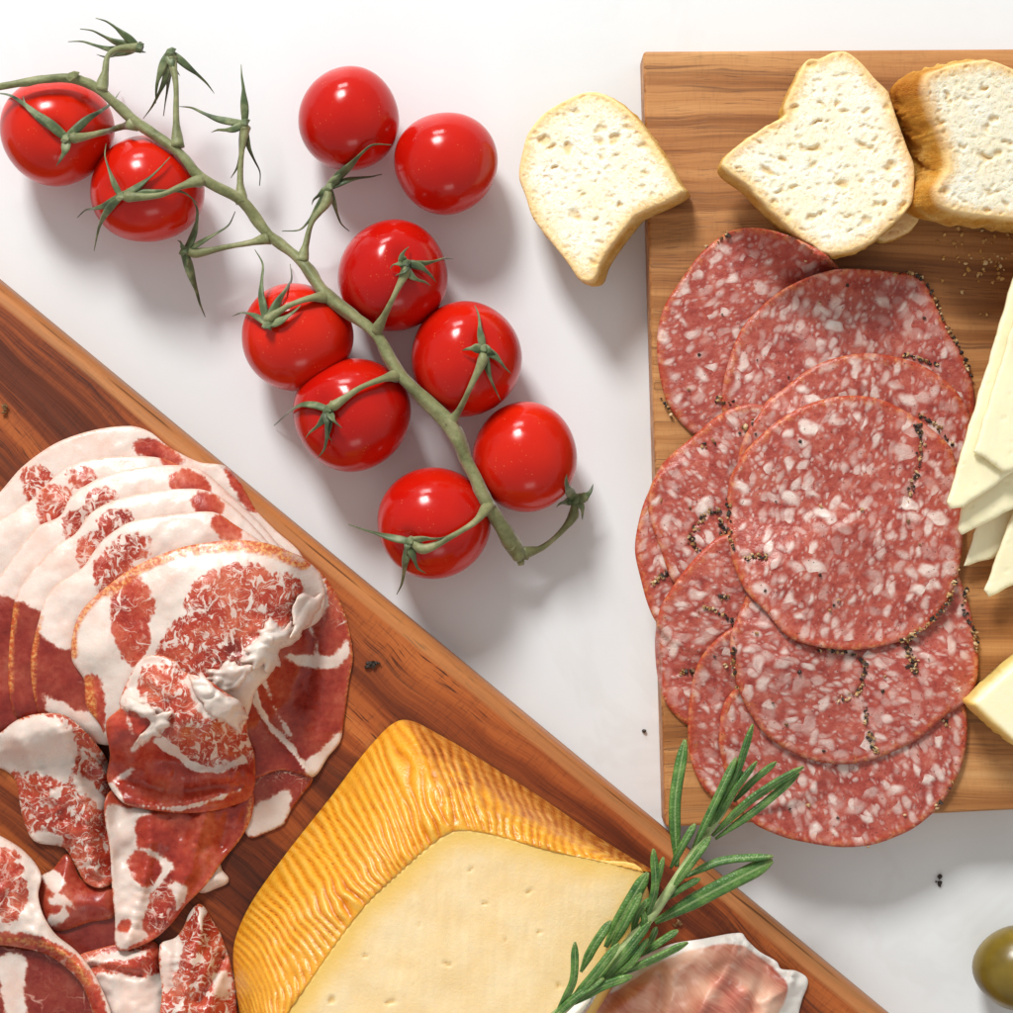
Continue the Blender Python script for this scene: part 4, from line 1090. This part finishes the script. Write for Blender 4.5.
coppa('big coppa slice with a large marbled muscle and torn white middle, front of the fan',
 [(72, 660), (73, 632), (82, 610), (105, 588), (131, 569), (157, 556), (187, 546), (232, 540), (270, 544), (307, 561), (322, 578), (325, 605), (318, 622), (296, 634), (280, 650), (270, 675), (256, 690), (245, 720), (200, 750), (150, 750), (110, 745), (100, 725), (86, 705), (84, 680)],
 'fat', meats=[[(116, 596), (128, 581), (140, 582), (148, 594), (153, 608), (145, 620), (148, 640), (140, 655), (132, 664), (122, 648), (114, 630), (114, 612)],
   [(188, 600), (200, 581), (217, 571), (236, 567), (258, 567), (268, 574), (290, 578), (300, 587), (293, 600), (296, 612), (290, 622), (270, 626), (258, 634), (248, 642), (240, 652), (232, 674), (205, 680), (175, 668), (160, 657), (165, 640), (177, 622), (189, 613)], [(86, 680), (98, 680), (102, 730), (92, 735)], [(224, 640), (232, 636), (243, 644), (240, 656), (230, 662), (224, 652)]],
 marb=.35, marbs=[([(160, 565), (305, 565), (300, 625), (240, 660), (230, 690), (160, 690)], .85), ([(110, 578), (155, 578), (155, 668), (110, 668)], .55), ([(200, 660), (260, 640), (260, 700), (200, 700)], .9)],
 darks=[([(224, 640), (232, 636), (243, 644), (240, 656), (230, 662), (224, 652)], 1.0)], rinds=[([(108, 588), (131, 570), (157, 557), (187, 548), (232, 543), (270, 548), (303, 561)], 9), ([(74, 655), (74, 632), (84, 611), (100, 594)], 4), ([(88, 680), (92, 715)], 5)], seed=28, flakes=[[(246, 656), (252, 640), (262, 630), (273, 621), (283, 629), (292, 620), (299, 630), (290, 645), (281, 652), (278, 665), (264, 669), (254, 664)], [(205, 676), (216, 668), (228, 662), (244, 664), (252, 674), (240, 686), (222, 690), (210, 686)], [(299, 600), (312, 592), (322, 600), (320, 612), (310, 622), (300, 636), (291, 640), (292, 622)]], dome=(.0022, 16), bumps=[(180, 620, 70, .003), (100, 650, 20, .002)], frills=[(268, 642, 16, .0024), (306, 606, 14, .0014), (225, 665, 16, .0016)], ridges=[([(252, 660), (268, 640), (290, 628)], 9, .002)])  # darks: shade of a small hole painted into the colour, no real opening
coppa('scrap of pale coppa fat sticking out beside the shaded cheese', [(195, 880), (207, 870), (218, 862), (222, 870), (229, 881), (215, 889), (200, 893)], 'fat', marb=.3, seed=29, dome=(.003, 12))
coppa('added flat coppa slice coloured dark for the shade in the hollow beneath the folded pieces', [(45, 900), (90, 890), (130, 895), (135, 950), (90, 975), (55, 955)], 'meat', marb=.15, dark=1.0, seed=30)  # sheet added to fill the hollow, its shade put into the dark colour
coppa('small coppa piece with a white fat hook in the hollow below the left fold',
 [(40, 877), (52, 870), (60, 860), (66, 854), (73, 858), (80, 878), (95, 886), (112, 886), (115, 915), (90, 922), (60, 931), (45, 925), (38, 905), (38, 890)],
 'meat', fats=[[(40, 877), (52, 870), (60, 873), (66, 885), (60, 892), (70, 900), (74, 908), (66, 906), (68, 916), (60, 925), (48, 923), (50, 914), (58, 914), (62, 907), (52, 905), (48, 897), (54, 895)]], marb=.15, dark=.35, seed=31, dome=(.004, 14))
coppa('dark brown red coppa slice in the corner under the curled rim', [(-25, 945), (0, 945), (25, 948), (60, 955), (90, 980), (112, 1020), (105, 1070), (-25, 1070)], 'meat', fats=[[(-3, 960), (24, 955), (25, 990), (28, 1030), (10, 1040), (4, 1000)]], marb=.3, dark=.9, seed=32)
coppa('pale pink coppa slice curling over at the bottom of the pile',
 [(78, 958), (95, 950), (118, 944), (140, 940), (158, 945), (163, 975), (170, 1000), (178, 1040), (110, 1050), (100, 1010), (88, 982)],
 'meat', fats=[[(92, 978), (110, 972), (140, 977), (160, 975), (172, 1005), (178, 1040), (110, 1045), (100, 1005)], [(84, 962), (100, 954), (150, 950), (140, 958), (112, 962), (90, 968)]], marb=.5, seed=33, rough=.0042, dome=(.006, 16), ridges=[([(92, 966), (115, 971), (140, 976)], 4, -.003)])
coppa('coppa slice in the corner with a folded white rim and reddish curled edge',
 [(-25, 826), (0, 836), (20, 848), (34, 862), (41, 876), (38, 895), (43, 915), (55, 934), (75, 950), (90, 968), (102, 990), (112, 1020), (108, 1050), (95, 1020), (82, 985), (62, 964), (40, 952), (0, 945), (-25, 946)],
 'fat', meats=[[(-25, 848), (8, 851), (16, 857), (13, 863), (22, 868), (17, 875), (24, 886), (22, 905), (10, 922), (2, 914), (-25, 902)], [(-25, 935), (0, 935), (30, 937), (56, 946), (76, 960), (90, 978), (104, 1010), (100, 1020), (84, 984), (64, 962), (40, 951), (0, 944), (-25, 944)]], marb=.35, marbs=[([(-25, 846), (24, 850), (26, 920), (-25, 915)], .75)],
 seed=34, rough=.0042, dome=(.006, 12), rinds=[([(-20, 940), (20, 940), (50, 947), (72, 962), (88, 982)], 3)], lift=.002)
coppa('rolled marbled coppa piece between the pale curl and the cheese wedge',
 [(200, 904), (212, 920), (221, 935), (231, 965), (236, 992), (230, 1040), (165, 1040), (162, 990), (160, 945), (175, 938), (183, 928), (190, 912)],
 'meat', fats=[[(160, 947), (176, 936), (182, 945), (176, 975), (166, 995), (161, 985)], [(214, 975), (225, 970), (233, 985), (224, 1000), (214, 992)]], marb=.95, seed=35, rough=.0042, dome=(.009, 20), ridges=[([(200, 1000), (215, 975), (222, 958)], 5, -.003), ([(200, 915), (190, 960), (180, 1010)], 8, .003), ([(178, 945), (172, 1000)], 5, -.002)])
coppa('coppa piece folded over on the left with a smooth white hood of fat',
 [(-20, 748), (0, 733), (17, 720), (37, 714), (64, 715), (87, 734), (107, 760), (112, 785), (114, 880), (100, 888), (85, 882), (77, 868), (64, 848), (34, 841), (22, 815), (15, 780), (0, 768), (-20, 770)],
 'meat', fats=[[(-20, 748), (0, 733), (17, 720), (37, 714), (58, 718), (76, 735), (78, 752), (73, 768), (68, 783), (45, 776), (15, 773), (-20, 772)], [(74, 772), (92, 782), (105, 797), (105, 812), (90, 800), (74, 787)], [(28, 832), (58, 833), (64, 846), (33, 843)]], lines=[([(70, 745), (90, 752), (106, 770)], 2.5)], marb=.85, seed=36, rough=.0042, dome=(.008, 22), ridges=[([(75, 765), (92, 760), (106, 775)], 6, .0025), ([(20, 740), (45, 790), (60, 835)], 8, .0022), ([(60, 725), (80, 790), (92, 870)], 8, .0026), ([(40, 760), (62, 820)], 5, -.0015)], bumps=[(45, 735, 30, .002)])
coppa('folded coppa flap with a straight white fat edge and a round red eye',
 [(104, 806), (112, 790), (150, 790), (200, 790), (250, 790), (252, 815), (241, 838), (222, 862), (206, 885), (186, 905), (173, 922), (156, 938), (135, 948), (117, 949), (115, 919), (112, 889), (110, 850)],
 'meat', fats=[[(106, 806), (125, 806), (152, 811), (138, 817), (136, 830), (138, 846), (158, 853), (174, 867), (167, 876), (160, 886), (150, 898), (146, 914), (140, 926), (149, 936), (138, 943), (117, 948), (114, 915), (111, 880)], [(168, 885), (180, 882), (188, 890), (183, 905), (177, 910), (175, 896)]],
 meats=[[(133, 856), (142, 853), (152, 860), (160, 868), (155, 878), (146, 884), (137, 878), (132, 866)], [(120, 925), (128, 922), (126, 930)]], marb=.10, marbs=[([(145, 885), (172, 880), (178, 905), (170, 925), (150, 935)], .75)], seed=37, rough=.0042, dome=(.0035, 20), ridges=[([(150, 815), (146, 870), (128, 940)], 7, .0022), ([(205, 805), (190, 860), (165, 920)], 9, .0026), ([(235, 800), (220, 845)], 6, -.0015)], rinds=[([(251, 800), (244, 835), (225, 862), (205, 888)], 2.5)], dark=.15)
coppa('folded coppa slice with ragged white fat flakes, highest in the pile',
 [(107, 780), (110, 755), (106, 722), (120, 708), (119, 702), (128, 680), (139, 661), (155, 655), (174, 660), (185, 672), (205, 678), (222, 690), (244, 707), (248, 735), (255, 758), (252, 795), (232, 806), (205, 812), (177, 813), (139, 808), (122, 802)],
 'meat', fats=[[(119, 703), (128, 680), (139, 660), (155, 655), (176, 662), (178, 667), (160, 664), (143, 669), (139, 690), (150, 704), (165, 711), (168, 726), (152, 738), (134, 752), (130, 750), (141, 735), (132, 734), (126, 714)], [(187, 675), (205, 678), (216, 690), (231, 697), (244, 710), (243, 728), (234, 731), (224, 722), (206, 718), (193, 703), (188, 690)], [(112, 783), (127, 768), (133, 770), (122, 780)], [(106, 784), (115, 785), (124, 801), (112, 808), (106, 800)]],
 meats=[[(131, 713), (140, 719), (150, 721), (144, 732), (138, 736), (133, 725)]], lines=[([(156, 741), (168, 747), (190, 763), (215, 770), (243, 760)], 4), ([(140, 805), (177, 809), (210, 801), (240, 790)], 2.0)], marb=.12,
 marbs=[([(138, 664), (182, 664), (186, 720), (150, 712), (138, 690)], .85), ([(165, 700), (246, 715), (250, 765), (190, 765), (165, 740)], .85)], seed=38, rough=.0042, flakes=[[(121, 704), (140, 700), (158, 712), (168, 714), (167, 728), (155, 738), (140, 746), (131, 752), (140, 735), (150, 722), (132, 712)], [(190, 676), (208, 680), (222, 694), (240, 706), (244, 722), (236, 731), (224, 718), (206, 712), (194, 696)]], dome=(.007, 22), ridges=[([(112, 745), (160, 770), (245, 775)], 9, .0028), ([(118, 775), (170, 790), (240, 785)], 6, -.0016), ([(150, 680), (175, 700), (180, 740)], 7, .002), ([(140, 735), (150, 720), (128, 708)], 4, .0015), ([(168, 712), (150, 738)], 4, .0012), ([(200, 680), (235, 705), (242, 728)], 9, .002), ([(120, 800), (170, 806), (240, 790)], 6, .002)], frills=[(145, 712, 18, .0018), (225, 705, 16, .0014)])

# ------------------------------------------------------------------ cheese wedge
CZ = .052
wedge = thing('cheese_wedge', W1(430, 900, LB), 'wedge of yellow cheese with ridged orange rind lying between coppa and rosemary', 'cheese')
paste_px = [(452, 832), (480, 832), (510, 839), (550, 850), (600, 860), (641, 868), (640, 905), (615, 960), (575, 1030), (520, 1085), (430, 1105), (330, 1100), (262, 1060), (285, 1016), (312, 978), (340, 938), (370, 900), (400, 872), (425, 850)]
hole_px = [(331, 1000, 5, 4, 0), (390, 1002, 7, 3.5, -.2), (447, 964, 6, 2.5, .2), (484, 903, 5, 2, .1), (528, 892, 5, 2.5, -.4), (538, 932, 3.5, 2.2, 0), (415, 985, 3, 2, 0), (470, 870, 3, 1.5, 0), (560, 985, 5, 3, .5), (505, 940, 2.5, 2, 0), (420, 925, 2.5, 1.5, 0), (365, 955, 2.5, 1.5, 0)]
def paste_hole(u, v, d):
    h = np.zeros_like(u)
    for (bx, by, rx, ry, a) in hole_px:
        u2 = u + (fbm(u / 4, v / 4, 61, 2) - .5) * 7; v2 = v + (fbm(u / 4, v / 4, 62, 2) - .5) * 5
        c, s_ = math.cos(a), math.sin(a); x = (u2 - bx) * c + (v2 - by) * s_; y = -(u2 - bx) * s_ + (v2 - by) * c
        h = np.maximum(h, np.clip((1 - np.hypot(x / rx, y / ry)) / .4, 0, 1))
    return h
o = sheet('paste', catmull(paste_px, 5), M_PASTE, step=2.2, thick=CZ - LB - .001, plane=plane_at(450, 930, CZ, 0, 0), smooth_out=False, parent=wedge, edge_r=.0, rings=2, bulge=0, bot_shift=(5, 18),
          pz=lambda u, v, d: -.0006 * paste_hole(u, v, d) + .0007 * (fbm(u / 40, v / 40, 9, 3) - .5) * np.clip((d - 4) / 25, 0, 1) + .00025 * (fbm(u / 3, v / 30, 19, 2) - .5) * np.clip(d / 25, 0, 1), extra=lambda P, d: {'hole': paste_hole(P[:, 0], P[:, 1], d)})
def rind_grid():
    top = catmull([(640, 871), (600, 862), (550, 852), (510, 841), (480, 834), (453, 834), (426, 852), (401, 874), (371, 902), (341, 940), (313, 980), (287, 1017), (264, 1060)], 26, False)
    out = catmull([(656, 872), (600, 838), (545, 800), (490, 765), (440, 735), (402, 720), (372, 744), (330, 798), (285, 855), (250, 905), (234, 945), (236, 990), (250, 1065)], 26, False)
    n = len(top); ns = 46
    L = np.concatenate([[0], np.cumsum(np.linalg.norm(np.diff((top + out) / 2, axis=0), axis=1))])
    V = np.zeros((n, ns, 3)); G = np.zeros((n, ns)); B = np.zeros((n, ns)); PC = np.zeros((n, ns, 3))
    k5 = 26 * 5
    for j in range(ns):
        s = j / (ns - 1)
        bow = math.sin(math.pi * s) * 3
        uv = top * (1 - s) + out * s
        z = LB + .001 + (CZ - LB - .001) * ((1 - s ** 1.7) ** .9)
        left = np.clip((np.arange(n) - k5) / 14 + .5, 0, 1)
        ix_ = np.arange(n) / 26.0
        ph_l = (L + s * np.maximum(0, .4 + .47 * (ix_ - 6.6)) * 45) / 11.5 + (fbm(L / 60, np.full(n, s * 1.5), 5, 3) - .5) * 2.8
        ph_r = L / 10.5 + s * .4 + (fbm(L / 40, np.full(n, s * 2.0), 8, 3) - .5) * 2.2
        gl = .5 + .5 * np.sin(2 * math.pi * ph_l); gr = .5 + .5 * np.sin(2 * math.pi * ph_r)
        gl = gl ** .55; gr = gr ** .7
        weave = .5 + .5 * np.sin(2 * math.pi * (s * 7 + (fbm(L / 18, np.full(n, s * 5), 12, 2) - .5) * 3))
        gr = gr * .75 + .25 * weave
        g = gl * left + gr * (1 - left)
        amp = .0015 * left + .0011 * (1 - left)
        fade = min(1, s / .11) * min(1, (1 - s) / .05)
        var = np.clip(-.35 + 2.5 * fbm(L / 34, np.full(n, s * 4), 31, 2), .1, 2)
        var = var * left + np.clip(var, .7, 1.5) * (1 - left)
        dz = amp * (g - .6) * fade * var
        lump = .0028 * (fbm(L / 40, np.full(n, s * 2), 41, 3) - .5) * fade
        zz = z + dz + lump + .0004 - .0011 * math.exp(-s / .010)
        w = W(uv[:, 0], uv[:, 1], zz)
        V[:, j] = w; G[:, j] = g * .8 + .2 * fbm(L / 12, np.full(n, s * 8)    , 51, 2)
        G[:, j] = .5 + (G[:, j] - .5) * np.clip(var, .35, 1.2)
        B[:, j] = np.clip((1 - left) * (.10 + .66 * s ** .7) , 0, 1)
        PC[:, j] = np.stack([uv[:, 0] / 100, uv[:, 1] / 100, zz / S / 100], -1)
    F = []
    for i in range(n - 1):
        for j in range(ns - 1):
            a = i * ns + j
            F.append((a, a + 1, a + ns + 1, a + ns))
    V2 = V.reshape(-1, 3)
    link_mesh('rind', V2, F, M_RIND, wedge, attrs={'groove': G.ravel(), 'brown': B.ravel(), 'pc': PC.reshape(-1, 3)})
    hf_stamp(V2[:, 0], V2[:, 1], V2[:, 2], 1)
rind_grid()

# ------------------------------------------------------------------ prosciutto
pro = [(545, 1050), (565, 1008), (592, 985), (632, 962), (669, 945), (703, 939), (741, 933), (747, 940), (760, 952), (777, 962), (781, 969), (796, 971), (808, 980), (802, 1000), (798, 1020), (800, 1080), (640, 1110)]
coppa('thin prosciutto slice with a ruffled white fat rim under the rosemary', pro, 'fat',
      meats=[[(570, 1060), (588, 1010), (622, 990), (662, 965), (690, 953), (720, 947), (742, 948), (756, 958), (774, 972), (786, 988), (776, 1015), (775, 1090), (640, 1100)]],
      lines=[([(652, 1040), (662, 1000), (657, 982), (668, 975)], 1.6)], marb=0, seed=40, dome=(.014, 34), rough=.004, frills=[(740, 938, 18, .002), (790, 975, 16, .002), (620, 972, 18, .0015)], name='prosciutto_slice', mat=M_PRO, group=None, cat='prosciutto',
      ridges=[([(655, 1030), (660, 1000), (662, 978)], 7, -.004), ([(600, 1020), (640, 990), (690, 962)], 9, .0032), ([(690, 1030), (712, 990), (735, 955)], 9, .003), ([(745, 1030), (760, 990), (765, 965)], 7, -.0025), ([(700, 945), (745, 945), (790, 975)], 7, .0015)], thick=.001)

# ------------------------------------------------------------------ rosemary
ros = thing('rosemary_sprig', W1(650, 910, .04), 'fresh green rosemary sprig across the cheese, prosciutto and both boards', 'rosemary')
def R(x, y): return (530 + x / 3.237, 700 + y / 3.237)
def rz(u, v):      # height of the sprig axis along its length
    t = np.clip((1012 - v) / (1012 - 742), 0, 1)
    return .060 - .020 * t
st = [R(40, 1060), R(150, 960), R(270, 840), R(400, 690), R(480, 570), R(560, 450), R(620, 370), R(690, 260)]
tube('stem', [W(u, v, rz(u, v) + .0022) for u, v in st], [.0015, .0015, .0014, .0014, .0013, .0011, .0008, .0004], M_RST, ros, 9, 6, .08)
LV = [  # base, mid or None, tip, half width (zoomed px), dz base, dz tip, roll
 ((476, 540), (470, 330), (502, 128), 22, -.002, -.003, .1), ((565, 450), (665, 250), (722, 78), 15, .001, .004, .5), ((520, 500), (600, 330), (668, 185), 15, .0015, .004, -.2),
 ((590, 410), (650, 310), (735, 198), 13, .002, .004, .2), ((660, 330), (720, 265), (798, 200), 13, .001, .003, 0), ((590, 440), (720, 320), (886, 216), 17, 0, .003, .3), ((600, 450), (740, 350), (872, 238), 15, -.001, .001, 0),
 ((495, 575), (620, 520), (787, 506), 16, .001, .002, -.4), ((405, 720), (610, 610), (786, 520), 30, -.004, -.002, .1), ((455, 545), (495, 470), (535, 400), 14, .001, .003, 0),
 ((372, 715), (405, 610), (400, 482), 16, .002, .006, .3), ((265, 800), (310, 720), (360, 625), 16, .002, .005, 0), ((390, 650), (415, 580), (432, 508), 11, -.001, .001, 0),
 ((165, 880), (205, 800), (262, 714), 17, -.001, .002, 0), ((245, 800), (310, 680), (382, 558), 24, -.003, -.001, .2), ((90, 1005), (140, 910), (146, 783), 15, .002, .006, .4),
 ((125, 985), (200, 900), (288, 788), 17, .003, .005, 0), ((230, 910), (310, 820), (392, 715), 16, .003, .004, 0), ((275, 895), (400, 840), (512, 785), 15, .001, .003, .3), ((365, 825), (420, 785), (480, 745), 14, .001, .003, 0),
 ((140, 985), (230, 930), (332, 893), 16, .002, .003, 0), ((245, 905), (320, 860), (382, 772), 15, .002, .003, .2), ((425, 655), (490, 610), (552, 578), 13, -.001, .001, 0), ((455, 620), (520, 530), (585, 442), 15, .002, .004, 0),
 ((345, 790), (370, 720), (362, 672), 12, 0, .002, .2), ((380, 800), (395, 770), (410, 735), 12, -.005, -.006, 0), ((600, 400), (615, 330), (690, 230), 11, .002, .004, 0), ((190, 940), (290, 850), (350, 790), 15, .001, .003, -.2),
 ((60, 1040), (150, 960), (240, 900), 15, .002, .004, 0), ((330, 760), (350, 690), (392, 640), 13, .001, .003, 0)]
for b, mid, tp, w, dzb, dzt, roll in LV:
    pts = []
    for k, q in enumerate((b, mid, tp)):
        u, v = R(*q)
        bu, bv = R(*b)
        z = rz(bu, bv) + dzb * (1 - k / 2) + dzt * (k / 2) + (.0012 if k == 1 else 0)
        ww = W(u, v, z); hmin = float(hf_sample(HF, ww[0:1], ww[1:2])[0]) + .0012
        pts.append(W(u, v, max(z, hmin)))
    V, F, A = blade_arrays(pts, w / 3.237 * S * .84, .0008, .5, random.uniform(-.3, .3), 9, lambda t: max(.12, min(1, .35 + 2.2 * t) * (1 - max(0, (t - .8) / .2) ** 2 * .75)), roll, .18)
    link_mesh('leaf', V, F, M_ROS, ros, attrs=A)

# ------------------------------------------------------------------ olive, loose peppercorns
bm = bmesh.new(); bmesh.ops.create_uvsphere(bm, u_segments=48, v_segments=32, radius=1)
A = np.array([q.co[:] for q in bm.verts]); F = [[q.index for q in f.verts] for f in bm.faces]; bm.free()
A[:, 0] *= 1 + .06 * np.cos(A[:, 1] * 2)
c = W1(1021, 968, .0125)
o = link_mesh('green_olive', A * np.array([.0135, .0126, .0125]) + np.array(c), F, M_OLI)
tag(o, 'brownish green olive on the table, cut off by the photo edge', 'olive')
for (u, v, z, n, lab) in [(644, 731, .0006, 1, 'tiny black pepper grain on the white table between the two boards'), (938, 881, .0006, 5, 'dark bent pepper flake on the white table near the olive'),
                          (3, 408, LB + .001, 4, 'brown peppercorn on the dark board above the coppa fan'), (371, 663, LB + .0006, 7, 'black crushed peppercorn on the board beside the deep red coppa'), (676, 924, LB + .0006, 4, 'dark pepper grain on the board under the rosemary sprig')]:
    ps = [W(u + (random.gauss(0, 2.6) if n > 1 else 0) * (1.8 if n == 7 else 1), v + (random.gauss(0, 2) if n > 1 else 0), z).tolist() for _ in range(n)]
    o = bits('pepper_grain', ps, .0008, M_PEP, None, .3, .15 if n != 4 else .5, seed=n)
    tag(o, lab, 'peppercorn', 'loose pepper grains')
